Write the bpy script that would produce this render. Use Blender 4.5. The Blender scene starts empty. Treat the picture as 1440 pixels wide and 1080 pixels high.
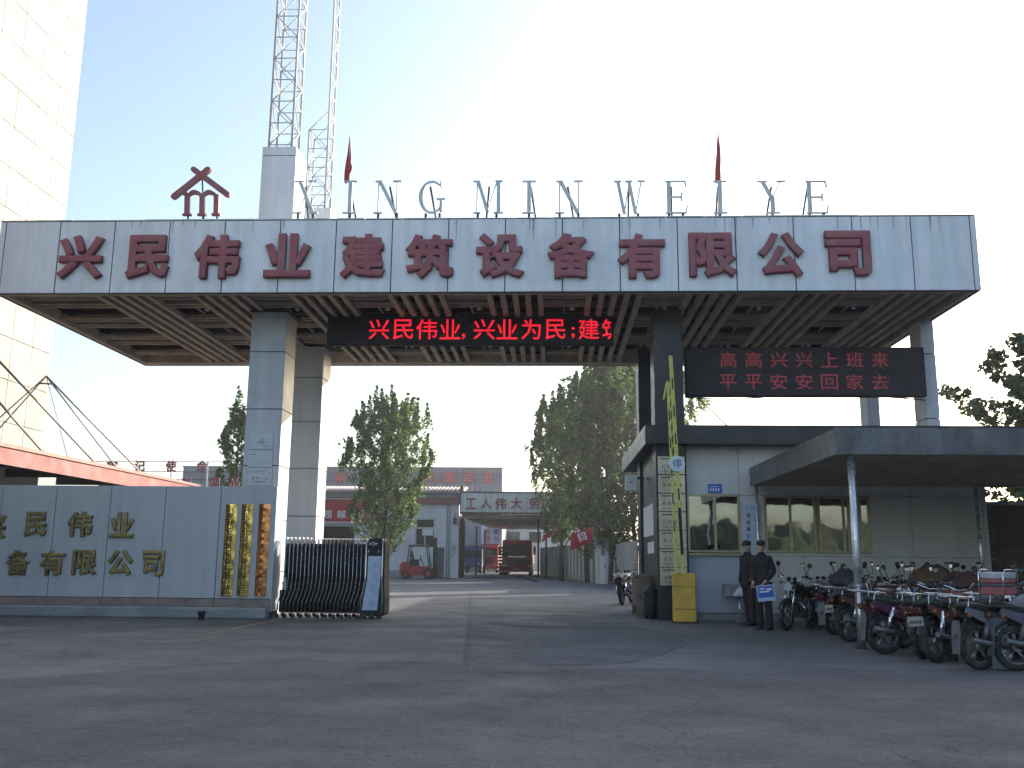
import bpy, bmesh, math, random
import numpy as np
from mathutils import Vector, Matrix, Quaternion
R = math.radians
rng = random.Random(7)
S = bpy.context.scene
C = S.collection

# ------------------------------------------------------------------ camera
F_PX, TILT, YAW, ROLL, EYE = 1308.36, 0.18633, 0.04393, 0.0091, 1.35
fw = Vector((-math.sin(YAW)*math.cos(TILT), math.cos(YAW)*math.cos(TILT), math.sin(TILT)))
rt = Vector((math.cos(YAW), math.sin(YAW), 0))
up = rt.cross(fw)
cr = rt*math.cos(ROLL) + up*math.sin(ROLL)
cu = -rt*math.sin(ROLL) + up*math.cos(ROLL)
cam_d = bpy.data.cameras.new('camera'); cam = bpy.data.objects.new('camera', cam_d); C.objects.link(cam)
cam_d.sensor_fit = 'HORIZONTAL'; cam_d.sensor_width = 36; cam_d.lens = F_PX/1440*36
cam_d.clip_start = 0.1; cam_d.clip_end = 4000
m3 = Matrix((cr, cu, -fw)).transposed().to_4x4(); m3.translation = (0, 0, EYE)
cam.matrix_world = m3
S.camera = cam

# ------------------------------------------------------------------ light
SUN_AZ, SUN_EL = R(48), R(16.3)          # azimuth to the right of +Y
w = bpy.data.worlds.new("World"); S.world = w; w.use_nodes = True
nt = w.node_tree; bg = nt.nodes['Background']
sky = nt.nodes.new('ShaderNodeTexSky'); sky.sky_type = 'NISHITA'; sky.sun_disc = False
sky.sun_elevation = SUN_EL; sky.sun_rotation = SUN_AZ
sky.air_density = 1.0; sky.dust_density = 3.2; sky.ozone_density = 1.1
nt.links.new(sky.outputs[0], bg.inputs[0]); bg.inputs[1].default_value = 0.132
sd = Vector((math.sin(SUN_AZ)*math.cos(SUN_EL), math.cos(SUN_AZ)*math.cos(SUN_EL), math.sin(SUN_EL)))
sl = bpy.data.lights.new('sun', 'SUN'); sl.energy = 3.2; sl.angle = R(0.5); sl.color = (1.0, 0.93, 0.84)
so = bpy.data.objects.new('sun', sl); C.objects.link(so)
so.rotation_mode = 'QUATERNION'; so.rotation_quaternion = (-sd).to_track_quat('-Z', 'Y'); so.location = (30, 30, 40)
S.view_settings.view_transform = 'Standard'; S.view_settings.look = 'None'
S.view_settings.exposure = 1.68; S.view_settings.gamma = 1.0
S.view_settings.use_curve_mapping = False
HAZE = .0010
S.cycles.volume_bounces = 0
S.cycles.max_bounces = 6; S.cycles.transparent_max_bounces = 12

# ------------------------------------------------------------------ helpers
def ray(px, py):
    return fw + cr*((px-720)/F_PX) + cu*((540-py)/F_PX)
def at(px, py, Y):                       # point of the place in the frontal plane at distance Y
    d = ray(px, py); return Vector((0, 0, EYE)) + d*(Y/d.y)
def gnd(px, py, z=0.0):                  # point on the ground
    d = ray(px, py); return Vector((0, 0, EYE)) + d*((z-EYE)/d.z)
def wpos(o):
    p = Vector((0, 0, 0))
    while o is not None:
        p += o.location; o = o.parent
    return p
def tag(o, label=None, cat=None, group=None, kind=None):
    if label: o['label'] = label
    if cat: o['category'] = cat
    if group: o['group'] = group
    if kind: o['kind'] = kind
    return o
def thing(name, label, cat, loc=(0, 0, 0), group=None):
    o = bpy.data.objects.new(name, None); C.objects.link(o); o.location = loc; o.empty_display_size = .2
    return tag(o, label, cat, group)
class MB:
    def __init__(s): s.v = []; s.f = []; s.mi = []; s.cur = 0; s.sm = []; s.smooth = False
    def add(s, vs, fs):
        n = len(s.v); s.v += [tuple(v) for v in vs]
        s.f += [tuple(i+n for i in f) for f in fs]; s.mi += [s.cur]*len(fs); s.sm += [s.smooth]*len(fs); return s
    def box(s, x0, x1, y0, y1, z0, z1, M=None):
        vs = [Vector((x, y, z)) for z in (z0, z1) for y in (y0, y1) for x in (x0, x1)]
        if M: vs = [M @ v for v in vs]
        return s.add(vs, [(0, 2, 3, 1), (4, 5, 7, 6), (0, 1, 5, 4), (2, 6, 7, 3), (0, 4, 6, 2), (1, 3, 7, 5)])
    def tube(s, pts, r, n=8, caps=True):
        pts = [Vector(p) for p in pts]; rs = r if isinstance(r, (list, tuple)) else [r]*len(pts)
        old = s.smooth; rings = []
        ref = None
        for i, p in enumerate(pts):
            a = pts[max(i-1, 0)]; b = pts[min(i+1, len(pts)-1)]; d = (b-a).normalized()
            if ref is None: ref = d.orthogonal().normalized()
            e = (ref - d*ref.dot(d)); e = e.normalized() if e.length > 1e-5 else d.orthogonal().normalized()
            ref = e; g = d.cross(e)
            rings.append([p + (e*math.cos(t)+g*math.sin(t))*rs[i] for t in [2*math.pi*k/n for k in range(n)]])
        vs = [v for q in rings for v in q]
        s.smooth = n > 5
        s.add(vs, [(i*n+k, i*n+(k+1) % n, (i+1)*n+(k+1) % n, (i+1)*n+k) for i in range(len(pts)-1) for k in range(n)])
        s.smooth = False
        if caps:
            s.add(rings[0], [tuple(range(n-1, -1, -1))]); s.add(rings[-1], [tuple(range(n))])
        s.smooth = old; return s
    def prism(s, outline, O, U, V, N, d0, d1):
        O, U, V, N = map(Vector, (O, U, V, N)); n = len(outline)
        a = [O+U*x+V*y+N*d0 for x, y in outline]; b = [O+U*x+V*y+N*d1 for x, y in outline]
        return s.add(a+b, [tuple(range(n)), tuple(range(2*n-1, n-1, -1))] + [(i, n+i, n+(i+1) % n, (i+1) % n) for i in range(n)])
    def torus(s, c, R1, r, axis='Y', n=28, m=8, flat=1.0):
        c = Vector(c); vs = []
        for i in range(n):
            a = 2*math.pi*i/n
            for j in range(m):
                b = 2*math.pi*j/m; q = R1 + r*math.cos(b); h = r*flat*math.sin(b)
                p = {'Y': (q*math.cos(a), h, q*math.sin(a)), 'Z': (q*math.cos(a), q*math.sin(a), h), 'X': (h, q*math.cos(a), q*math.sin(a))}[axis]
                vs.append(c+Vector(p))
        o = s.smooth; s.smooth = True
        s.add(vs, [(i*m+j, ((i+1) % n)*m+j, ((i+1) % n)*m+(j+1) % m, i*m+(j+1) % m) for i in range(n) for j in range(m)])
        s.smooth = o; return s
    def ball(s, c, rx, ry=None, rz=None, n=14, m=9, M=None):
        ry = rx if ry is None else ry; rz = rx if rz is None else rz; c = Vector(c); vs = []
        for j in range(m+1):
            t = math.pi*j/m
            for i in range(n):
                a = 2*math.pi*i/n; p = Vector((rx*math.sin(t)*math.cos(a), ry*math.sin(t)*math.sin(a), rz*math.cos(t)))
                if M: p = M @ p
                vs.append(c+p)
        o = s.smooth; s.smooth = True
        s.add(vs, [(j*n+i, (j+1)*n+i, (j+1)*n+(i+1) % n, j*n+(i+1) % n) for j in range(m) for i in range(n)])
        s.smooth = o; return s
    def loft(s, rings, cap=True):
        n = len(rings[0]); vs = [v for q in rings for v in q]; o = s.smooth; s.smooth = True
        s.add(vs, [(i*n+k, i*n+(k+1) % n, (i+1)*n+(k+1) % n, (i+1)*n+k) for i in range(len(rings)-1) for k in range(n)])
        if cap: s.add(rings[0], [tuple(range(n-1, -1, -1))]); s.add(rings[-1], [tuple(range(n))])
        s.smooth = o; return s
    def mesh(s, name, mats, off=Vector((0, 0, 0)), bevel=0):
        me = bpy.data.meshes.new(name)
        me.from_pydata([(v[0]-off.x, v[1]-off.y, v[2]-off.z) for v in s.v], [], s.f)
        for m in (mats if isinstance(mats, (list, tuple)) else [mats]): me.materials.append(m)
        me.polygons.foreach_set('material_index', s.mi); me.polygons.foreach_set('use_smooth', s.sm)
        bm = bmesh.new(); bm.from_mesh(me)
        if any(s.sm): bmesh.ops.remove_doubles(bm, verts=bm.verts, dist=1e-5)
        bmesh.ops.recalc_face_normals(bm, faces=bm.faces)
        if bevel:
            es = [e for e in bm.edges if e.is_manifold and e.calc_face_angle(0) > 0.6]
            bmesh.ops.bevel(bm, geom=es, offset=bevel, segments=1, affect='EDGES', clamp_overlap=True)
        bm.to_mesh(me); bm.free(); me.update(); return me
    def build(s, name, mats, parent=None, bevel=0):     # vertices are given in the frame of the place
        o = bpy.data.objects.new(name, None if not s.v else s.mesh(name, mats, wpos(parent), bevel))
        C.objects.link(o); o.parent = parent; return o
def link_mesh(name, me, parent=None, loc=(0, 0, 0)):
    o = bpy.data.objects.new(name, me); C.objects.link(o); o.parent = parent; o.location = loc; return o
def copy_tree(o, parent=None):
    c = o.copy(); C.objects.link(c); c.parent = parent
    for ch in list(o.children): copy_tree(ch, c)
    return c

# ------------------------------------------------------------------ materials
MATS = {}
def mat(name, col, rough=.6, metal=0, var=.15, scale=3., bump=0., bscale=40., streak=0., dirt=None, emis=None, spec=.5, world=True, coat=0.):
    if name in MATS: return MATS[name]
    m = bpy.data.materials.new(name); m.use_nodes = True; t = m.node_tree; N = t.nodes; L = t.links
    b = N['Principled BSDF']; b.inputs['Roughness'].default_value = rough; b.inputs['Metallic'].default_value = metal
    b.inputs['Specular IOR Level'].default_value = spec; b.inputs['Coat Weight'].default_value = coat
    tc = N.new('ShaderNodeNewGeometry').outputs['Position'] if world else N.new('ShaderNodeTexCoord').outputs['Object']
    if emis:
        b.inputs['Emission Color'].default_value = (*emis[:3], 1); b.inputs['Emission Strength'].default_value = emis[3]
    def noise(sc, detail=5, vec=tc):
        n = N.new('ShaderNodeTexNoise'); n.inputs['Scale'].default_value = sc; n.inputs['Detail'].default_value = detail; L.new(vec, n.inputs['Vector']); return n.outputs['Fac']
    def ramp(fac, a, c, lo=.3, hi=.7):
        q = N.new('ShaderNodeMapRange'); q.inputs[1].default_value = lo; q.inputs[2].default_value = hi; q.inputs[3].default_value = a; q.inputs[4].default_value = c; L.new(fac, q.inputs[0]); return q.outputs[0]
    def mul(c, f):
        q = N.new('ShaderNodeMix'); q.data_type = 'RGBA'; q.blend_type = 'MULTIPLY'; q.inputs[0].default_value = 1
        L.new(c, q.inputs[6]); L.new(f, q.inputs[7]); return q.outputs[2]
    rgb = N.new('ShaderNodeRGB'); rgb.outputs[0].default_value = (*col, 1); c = rgb.outputs[0]
    if var: c = mul(c, ramp(noise(scale), 1-var, 1+var*.6)); c = mul(c, ramp(noise(scale*9, 3), 1-var*.5, 1+var*.3))
    if streak:
        mp = N.new('ShaderNodeMapping'); mp.inputs['Scale'].default_value = (3.1, 3.1, .22); L.new(tc, mp.inputs[0])
        c = mul(c, ramp(noise(1.3, 6, mp.outputs[0]), 1-streak, 1.03, .38, .6))
    if dirt:
        q = N.new('ShaderNodeMix'); q.data_type = 'RGBA'; L.new(ramp(noise(dirt[4] if len(dirt) > 4 else 2.2, 7), 0, dirt[3], .48, .68), q.inputs[0])
        L.new(c, q.inputs[6]); q.inputs[7].default_value = (*dirt[:3], 1); c = q.outputs[2]
    L.new(c, b.inputs['Base Color'])
    if var: L.new(ramp(noise(scale*3), max(rough-.1, .03), min(rough+.12, 1)), b.inputs['Roughness'])
    if bump:
        bp = N.new('ShaderNodeBump'); bp.inputs['Strength'].default_value = bump; bp.inputs['Distance'].default_value = .02
        L.new(noise(bscale, 6), bp.inputs['Height']); L.new(bp.outputs[0], b.inputs['Normal'])
    MATS[name] = m; return m
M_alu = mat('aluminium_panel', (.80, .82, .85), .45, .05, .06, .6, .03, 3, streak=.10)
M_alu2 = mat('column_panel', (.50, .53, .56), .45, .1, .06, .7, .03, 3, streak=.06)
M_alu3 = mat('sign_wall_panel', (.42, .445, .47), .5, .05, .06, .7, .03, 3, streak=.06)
M_joint = mat('dark_joint', (.035, .04, .05), .8, 0, 0)
M_beam = mat('painted_slat', (.42, .355, .28), .7, 0, .25, 2.5, .1, 30)
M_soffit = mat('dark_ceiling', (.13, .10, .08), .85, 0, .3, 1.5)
M_steel = mat('dark_steel', (.06, .055, .055), .6, .3, .2)
M_red = mat('sign_red', (.33, .085, .10), .5, 0, .18, 2.0, dirt=(.30, .17, .16, .5))
M_redside = mat('sign_red_return', (.15, .03, .035), .5, .1, .2)
M_silver = mat('brushed_silver', (.50, .51, .49), .45, .5, .12, 4)
M_gold = mat('gold_letter', (.30, .235, .095), .35, .75, .25, 6, dirt=(.10, .08, .05, .6, 5))
M_brass = mat('polished_brass', (.82, .60, .20), .16, 1, .10, 5, .35, 5)
M_copper = mat('polished_copper', (.80, .36, .15), .18, 1, .15, 5, .35, 6)
M_etch = mat('etched_black', (.03, .022, .01), .5, .2, 0)
M_granite = mat('granite_band', (.23, .185, .165), .5, 0, .35, 3.5, dirt=(.30, .2, .16, .7, 2.2))
M_conc = mat('concrete', (.26, .275, .29), .85, 0, .2, 1.6, .2, 30)
M_black = mat('black_cladding', (.022, .022, .026), .38, 0, .25, 1.2)
M_blackmat = mat('black_matte', (.02, .02, .022), .75, 0, .2)
M_led = mat('led_panel', (.024, .021, .026), .6, 0, .25, 8)
M_ledred = mat('led_red_lit', (.3, .01, .02), .5, 0, 0, emis=(1.0, .015, .04, .3))
M_leddim = mat('led_red_dim', (.22, .06, .07), .6, 0, .2, emis=(1, .08, .12, .035))
M_white = mat('white_paint', (.62, .63, .62), .6, 0, .1, 1.5, streak=.14)
M_wallw = mat('whitewashed_wall', (.62, .64, .68), .85, 0, .12, .5, .1, 20, streak=.08)
M_cream = mat('cream_panel', (.27, .265, .235), .7, 0, .05, .5, streak=.03)
M_redfas = mat('red_fascia', (.22, .045, .04), .6, 0, .15, .8, dirt=(.3, .15, .12, .3))
M_gh = mat('grey_blue_wall', (.40, .42, .48), .6, 0, .06, .8, streak=.04)
M_gh2 = mat('grey_wall_panel', (.62, .60, .57), .5, .03, .06, .8, streak=.04)
M_goldal = mat('champagne_aluminium', (.38, .33, .22), .35, .7, .12, 4)
M_dmet = mat('dark_sheet_metal', (.13, .135, .155), .36, .5, .22, 1.3, .35, 1.6, streak=.25)
M_corr = mat('corrugated_sheet', (.80, .73, .60), .6, 0, .15, 1.2)
M_pole = mat('galvanised_pole', (.62, .64, .65), .3, .8, .15, 5)
M_yel = mat('barrier_yellow', (.66, .40, .05), .5, 0, .18, 3, dirt=(.25, .16, .05, .35))
M_boom = mat('boom_yellow', (.62, .55, .12), .5, 0, .12, 4)
M_tyre = mat('tyre_rubber', (.028, .027, .026), .85, 0, .2, 10, dirt=(.12, .11, .095, .6, 12))
M_chrome = mat('chrome', (.75, .75, .76), .14, 1, .1, 10)
M_rim = mat('alloy_rim', (.30, .30, .30), .35, .8, .2, 8, dirt=(.12, .11, .1, .6, 6))
M_eng = mat('engine_metal', (.16, .16, .165), .45, .7, .3, 12)
M_seat = mat('black_vinyl', (.03, .028, .027), .5, 0, .2, 8)
M_lens = mat('lamp_lens', (.6, .6, .62), .12, .3, .1, 8)
M_tail = mat('tail_lens', (.07, .01, .01), .2, 0, .1, 8)
M_plate = mat('number_plate', (.30, .30, .28), .5, 0, .1, 6, dirt=(.2, .18, .14, .5, 9))
M_mud = mat('mudflap_grey', (.12, .125, .135), .7, 0, .25, 6)
M_mirror = mat('mirror_glass', (.85, .88, .92), .04, 1, 0)
M_truckred = mat('truck_red', (.45, .03, .03), .4, 0, .15, 1.5, dirt=(.18, .08, .06, .3))
M_glassd = mat('dark_glass', (.02, .025, .028), .08, 0, 0, spec=.8)
M_cloth = mat('dark_uniform', (.020, .018, .019), .85, 0, .25, 14, .2, 60)
M_trous = mat('dark_trousers', (.022, .022, .027), .85, 0, .2, 14, .2, 60)
M_skin = mat('skin', (.50, .33, .26), .55, 0, .08, 20)
M_paper = mat('white_paper', (.70, .72, .74), .6, 0, .05, 5)
M_blue = mat('sign_blue', (.03, .12, .48), .45, 0, .08, 5)
M_bark = mat('bark', (.13, .105, .08), .9, 0, .3, 4, .5, 25)
M_flag = mat('red_cloth', (.36, .02, .02), .7, 0, .15, 3)
M_greyb = mat('grey_hall_cladding', (.17, .19, .22), .55, 0, .1, .5, streak=.15)
M_tiled = mat('brown_red_band', (.22, .10, .08), .7, 0, .2, 1.2)
M_wood = mat('worn_timber', (.20, .15, .10), .8, 0, .3, 5)
M_plaque = mat('champagne_plaque', (.52, .46, .37), .32, .55, .12, 3)
M_brown = mat('brown_brick_wall', (.13, .09, .065), .9, 0, .3, 2, .3, 12)

def glass_mat():
    m = bpy.data.materials.new('window_glass'); m.use_nodes = True; t = m.node_tree; N = t.nodes; L = t.links
    N.remove(N['Principled BSDF']); o = N['Material Output']
    tr = N.new('ShaderNodeBsdfTransparent'); tr.inputs[0].default_value = (.62, .66, .64, 1)
    gl = N.new('ShaderNodeBsdfGlossy'); gl.inputs['Roughness'].default_value = .03; gl.inputs[0].default_value = (.95, .97, 1, 1)
    no = N.new('ShaderNodeTexNoise'); no.inputs['Scale'].default_value = 1.1; bp = N.new('ShaderNodeBump'); bp.inputs['Strength'].default_value = .12; bp.inputs['Distance'].default_value = .05
    L.new(N.new('ShaderNodeNewGeometry').outputs['Position'], no.inputs['Vector']); L.new(no.outputs[0], bp.inputs['Height']); L.new(bp.outputs[0], gl.inputs['Normal'])
    fr = N.new('ShaderNodeFresnel'); fr.inputs[0].default_value = 1.6
    ad = N.new('ShaderNodeMath'); ad.operation = 'ADD'; ad.inputs[1].default_value = .22; L.new(fr.outputs[0], ad.inputs[0])
    mx = N.new('ShaderNodeMixShader'); L.new(ad.outputs[0], mx.inputs[0]); L.new(tr.outputs[0], mx.inputs[1]); L.new(gl.outputs[0], mx.inputs[2]); L.new(mx.outputs[0], o.inputs[0])
    return m
M_glass = glass_mat()
def leaf_mat(name, col):
    m = bpy.data.materials.new(name); m.use_nodes = True; t = m.node_tree; N = t.nodes; L = t.links
    b = N['Principled BSDF']; b.inputs['Roughness'].default_value = .5; o = N['Material Output']
    g = N.new('ShaderNodeNewGeometry'); hs = N.new('ShaderNodeHueSaturation'); hs.inputs['Color'].default_value = (*col, 1)
    mr = N.new('ShaderNodeMapRange'); mr.inputs[3].default_value = .5; mr.inputs[4].default_value = 1.5; L.new(g.outputs['Random Per Island'], mr.inputs[0]); L.new(mr.outputs[0], hs.inputs['Value'])
    m2 = N.new('ShaderNodeMapRange'); m2.inputs[3].default_value = .47; m2.inputs[4].default_value = .53; L.new(g.outputs['Random Per Island'], m2.inputs[0]); L.new(m2.outputs[0], hs.inputs['Hue'])
    L.new(hs.outputs[0], b.inputs['Base Color'])
    tl = N.new('ShaderNodeBsdfTranslucent'); L.new(hs.outputs[0], tl.inputs[0])
    mx = N.new('ShaderNodeMixShader'); mx.inputs[0].default_value = .55; L.new(b.outputs[0], mx.inputs[1]); L.new(tl.outputs[0], mx.inputs[2]); L.new(mx.outputs[0], o.inputs[0])
    return m
M_leaf = leaf_mat('poplar_leaf', (.12, .175, .045)); M_leaf2 = leaf_mat('dark_leaf', (.11, .14, .06))

def ground_mat(name, base, slab, cracks=1.0, patch=1.0, full=False):
    m = bpy.data.materials.new(name); m.use_nodes = True; t = m.node_tree; N = t.nodes; L = t.links
    b = N['Principled BSDF']; pos = N.new('ShaderNodeNewGeometry').outputs['Position']
    def noise(sc, d=6, vec=pos, rough=.6):
        n = N.new('ShaderNodeTexNoise'); n.inputs['Scale'].default_value = sc; n.inputs['Detail'].default_value = d; n.inputs['Roughness'].default_value = rough; L.new(vec, n.inputs['Vector']); return n.outputs['Fac']
    def ramp(f, a, c, lo, hi):
        q = N.new('ShaderNodeMapRange'); q.inputs[1].default_value = lo; q.inputs[2].default_value = hi; q.inputs[3].default_value = a; q.inputs[4].default_value = c; L.new(f, q.inputs[0]); return q.outputs[0]
    def mul(c, f):
        q = N.new('ShaderNodeMix'); q.data_type = 'RGBA'; q.blend_type = 'MULTIPLY'; q.inputs[0].default_value = 1; L.new(c, q.inputs[6]); L.new(f, q.inputs[7]); return q.outputs[2]
    rgb = N.new('ShaderNodeRGB'); rgb.outputs[0].default_value = (*base, 1); c = rgb.outputs[0]
    c = mul(c, ramp(noise(.22, 5), 1-.20*patch, 1+.18*patch, .35, .65))
    c = mul(c, ramp(noise(2.6, 9, rough=.8), .80, 1.16, .35, .65)); c = mul(c, ramp(noise(16, 8, rough=.85), .62, 1.36, .35, .65))
    mp = N.new('ShaderNodeMapping'); mp.inputs['Scale'].default_value = (.4, 1.0, 1); L.new(pos, mp.inputs[0])
    c = mul(c, ramp(noise(1.0, 6, mp.outputs[0]), .86, 1.10, .38, .62))      # tyre-worn bands
    c = mul(c, ramp(noise(45, 4, rough=.7), .62, 1.35, .3, .7))
    # pale scuffed spots
    q = N.new('ShaderNodeMix'); q.data_type = 'RGBA'; L.new(ramp(noise(3.2, 9, rough=.75), 0, .5, .60, .70), q.inputs[0]); L.new(c, q.inputs[6]); q.inputs[7].default_value = (base[0]*1.7, base[1]*1.65, base[2]*1.6, 1); c = q.outputs[2]
    q = N.new('ShaderNodeMix'); q.data_type = 'RGBA'; L.new(ramp(noise(1.7, 6, rough=.7), 0, .45, .64, .70), q.inputs[0]); L.new(c, q.inputs[6]); q.inputs[7].default_value = (.03, .03, .032, 1); c = q.outputs[2]
    if cracks:
        wob = N.new('ShaderNodeTexNoise'); wob.inputs['Scale'].default_value = 1.2; wob.inputs['Detail'].default_value = 5; L.new(pos, wob.inputs['Vector'])
        mxv = N.new('ShaderNodeMix'); mxv.data_type = 'RGBA'; mxv.blend_type = 'ADD'; mxv.inputs[0].default_value = .9; L.new(pos, mxv.inputs[6]); L.new(wob.outputs['Color'], mxv.inputs[7])
        vo = N.new('ShaderNodeTexVoronoi'); vo.feature = 'DISTANCE_TO_EDGE'; vo.inputs['Scale'].default_value = 1.3 if full else .75; L.new(mxv.outputs[2], vo.inputs['Vector'])
        cr_ = ramp(vo.outputs['Distance'], 0, 1, .003, .011)
        area = ramp(noise(.16, 2), 1 if full else 0, 1, .5, .58)
        mm = N.new('ShaderNodeMath'); mm.operation = 'MAXIMUM'; inv = ramp(area, 1, 0, 0, 1); L.new(cr_, mm.inputs[0]); L.new(inv, mm.inputs[1])
        c = mul(c, ramp(mm.outputs[0], .45, 1, 0, 1))
    if slab:
        sx = N.new('ShaderNodeSeparateXYZ'); L.new(pos, sx.inputs[0])
        nz = ramp(noise(2.5, 4), -.06, .06, .3, .7)
        for ax, per, off in (('X', 4.3, 1.95), ('Y', 6.1, 1.4)):
            a = N.new('ShaderNodeMath'); a.operation = 'ADD'; a.inputs[1].default_value = off; L.new(sx.outputs[ax], a.inputs[0])
            a2 = N.new('ShaderNodeMath'); a2.operation = 'ADD'; L.new(a.outputs[0], a2.inputs[0]); L.new(nz, a2.inputs[1])
            p = N.new('ShaderNodeMath'); p.operation = 'PINGPONG'; p.inputs[1].default_value = per/2; L.new(a2.outputs[0], p.inputs[0])
            c = mul(c, ramp(p.outputs[0], .40, 1, .008, .03))
    L.new(c, b.inputs['Base Color']); b.inputs['Roughness'].default_value = .82
    L.new(ramp(noise(.8, 5), .62, .95, .35, .65), b.inputs['Roughness'])
    bp = N.new('ShaderNodeBump'); bp.inputs['Strength'].default_value = .8; bp.inputs['Distance'].default_value = .02; L.new(noise(28, 8, rough=.7), bp.inputs['Height']); L.new(bp.outputs[0], b.inputs['Normal'])
    return m
M_ground = ground_mat('worn_concrete_ground', (.148, .145, .146), False)
M_road = ground_mat('asphalt_road', (.112, .110, .113), False, .6)
M_patch = ground_mat('cracked_patch', (.108, .108, .113), False, 1, .6, True)
M_earth = ground_mat('yard_earth', (.14, .135, .13), False, 0)

# ------------------------------------------------------------------ text
def glyph_mesh(s, bold=0., depth=.05, cut=None):
    """text as a mesh in XZ, its box scaled to 1 x 1, front face towards -Y"""
    cu_ = bpy.data.curves.new('t', 'FONT'); cu_.body = s; cu_.size = 1; cu_.bevel_depth = bold; cu_.bevel_resolution = 0; cu_.extrude = .5; cu_.resolution_u = 2
    o = bpy.data.objects.new('t', cu_); C.objects.link(o)
    dg = bpy.context.evaluated_depsgraph_get(); me = bpy.data.meshes.new_from_object(o.evaluated_get(dg))
    C.objects.unlink(o); bpy.data.objects.remove(o)
    n = len(me.vertices); co = np.zeros(n*3); me.vertices.foreach_get('co', co); co = co.reshape(-1, 3)
    mn = co[:, :2].min(0); mx = co[:, :2].max(0)
    return me, co, mn, mx
def text_obj(name, s, O, U, V, w, h, depth, mats, parent, bold=.02, cut=None, keep=False):
    """glyphs of s fill a w x h box centred at O; U right, V up; thickness depth rises towards the viewer"""
    me, co, mn, mx = glyph_mesh(s, bold)
    U = Vector(U); V = Vector(V); Nn = U.cross(V)
    off = wpos(parent); O = Vector(O)
    x = (co[:, 0]-(mn[0]+mx[0])/2)/(mx[0]-mn[0]); y = (co[:, 1]-(mn[1]+mx[1])/2)/(mx[1]-mn[1]); z = (co[:, 2]-co[:, 2].min())/max(co[:, 2].max()-co[:, 2].min(), 1e-6)
    if keep: w = h*(mx[0]-mn[0])/(mx[1]-mn[1])
    P = np.array(O)+np.outer(x*w, U)+np.outer(y*h, V)+np.outer(z*depth, Nn) - np.array(off)
    me.vertices.foreach_set('co', P.astype(np.float32).ravel())
    me.materials.clear()
    ms = mats if isinstance(mats, (list, tuple)) else [mats]
    for m in ms: me.materials.append(m)
    me.update()
    if len(ms) > 1:
        for p in me.polygons:
            p.material_index = 0 if abs(p.normal.dot(Nn)) > .5 else 1
    else:
        me.polygons.foreach_set('material_index', [0]*len(me.polygons))
    if cut is not None:
        bm = bmesh.new(); bm.from_mesh(me)
        bmesh.ops.bisect_plane(bm, geom=bm.verts[:]+bm.edges[:]+bm.faces[:], plane_co=Vector(cut)-off, plane_no=U, clear_outer=True)
        bm.to_mesh(me); bm.free()
    me.name = name
    o = bpy.data.objects.new(name, me); C.objects.link(o); o.parent = parent; return o
XU, ZU = (1, 0, 0), (0, 0, 1)

# ================================================================== SETTING
def sheet(name, pts, z, m):
    b = MB(); b.add([(x, y, z) for x, y in pts], [tuple(range(len(pts)))]); return tag(b.build(name, m), kind='structure')
sheet('ground', [(-300, -60), (300, -60), (300, 420), (-300, 420)], -.008, M_earth)
sheet('yard_pavement', [(-60, 12.9), (60, 12.9), (60, 140), (-60, 140)], 0, M_ground)
# the public road in front, its worn edge uneven
edge = [(-60, 12.9)] + [(x, 12.9 - .35*math.sin(x*.8) - .2*math.sin(x*2.7+1) - (1.7 if x < -5.2 else 0) - .15*rng.random()) for x in np.linspace(-30, 30, 60)] + [(60, 12.9)]
sheet('pavement_apron', [(-60, -30), (60, -30), (60, 12.9), (-60, 12.9)], 0, M_ground)
sheet('road', [(-60, -30)]+[(60, -30)]+[(x, y-.35) for x, y in reversed(edge)], .004, M_road)

b_ = MB(); vs = []
for i in range(61):
    f = i/60; q = gnd(662-7*f+1.6*math.sin(i*.9)+1.2*math.sin(i*2.3), 833+107*f); wd_ = .006+.022*rng.random()
    vs += [(q.x-wd_, q.y, .009), (q.x+wd_, q.y, .009)]
b_.add(vs, [(2*i, 2*i+1, 2*i+3, 2*i+2) for i in range(60)]); tag(b_.build('pavement_joint', mat('joint_tar', (.075, .075, .08), .8, 0, .3, 6)), kind='structure')
pp_ = []
for (x, y) in ((664, 868), (700, 866), (745, 870), (790, 863), (850, 868), (905, 880), (955, 893), (962, 906), (935, 921), (890, 932), (820, 938), (740, 935), (690, 938), (658, 937)):
    q = gnd(x, y); pp_.append((q.x+rng.uniform(-.12, .12), q.y+rng.uniform(-.2, .2)))
sheet('pavement_patch', pp_, .005, M_patch)
sheet('dark_pavement_patch', [tuple(gnd(x, y))[:2] for x, y in ((664, 871), (706, 868), (722, 872), (700, 876), (665, 880))], .010, M_road)
# faded yellow painted line on the apron
a = gnd(277, 895); b_ = gnd(388, 872)
d = (b_-a).normalized(); n = Vector((-d.y, d.x, 0))*.05
mb = MB(); mb.add([a-n+Vector((0, 0, .006)), b_-n+Vector((0, 0, .006)), b_+n+Vector((0, 0, .006)), a+n+Vector((0, 0, .006))], [(0, 1, 2, 3)])
tag(mb.build('painted_line', mat('faded_yellow_paint', (.36, .29, .15), .8, 0, .4, 8, dirt=(.15, .15, .15, .7, 5))), kind='structure')

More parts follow.
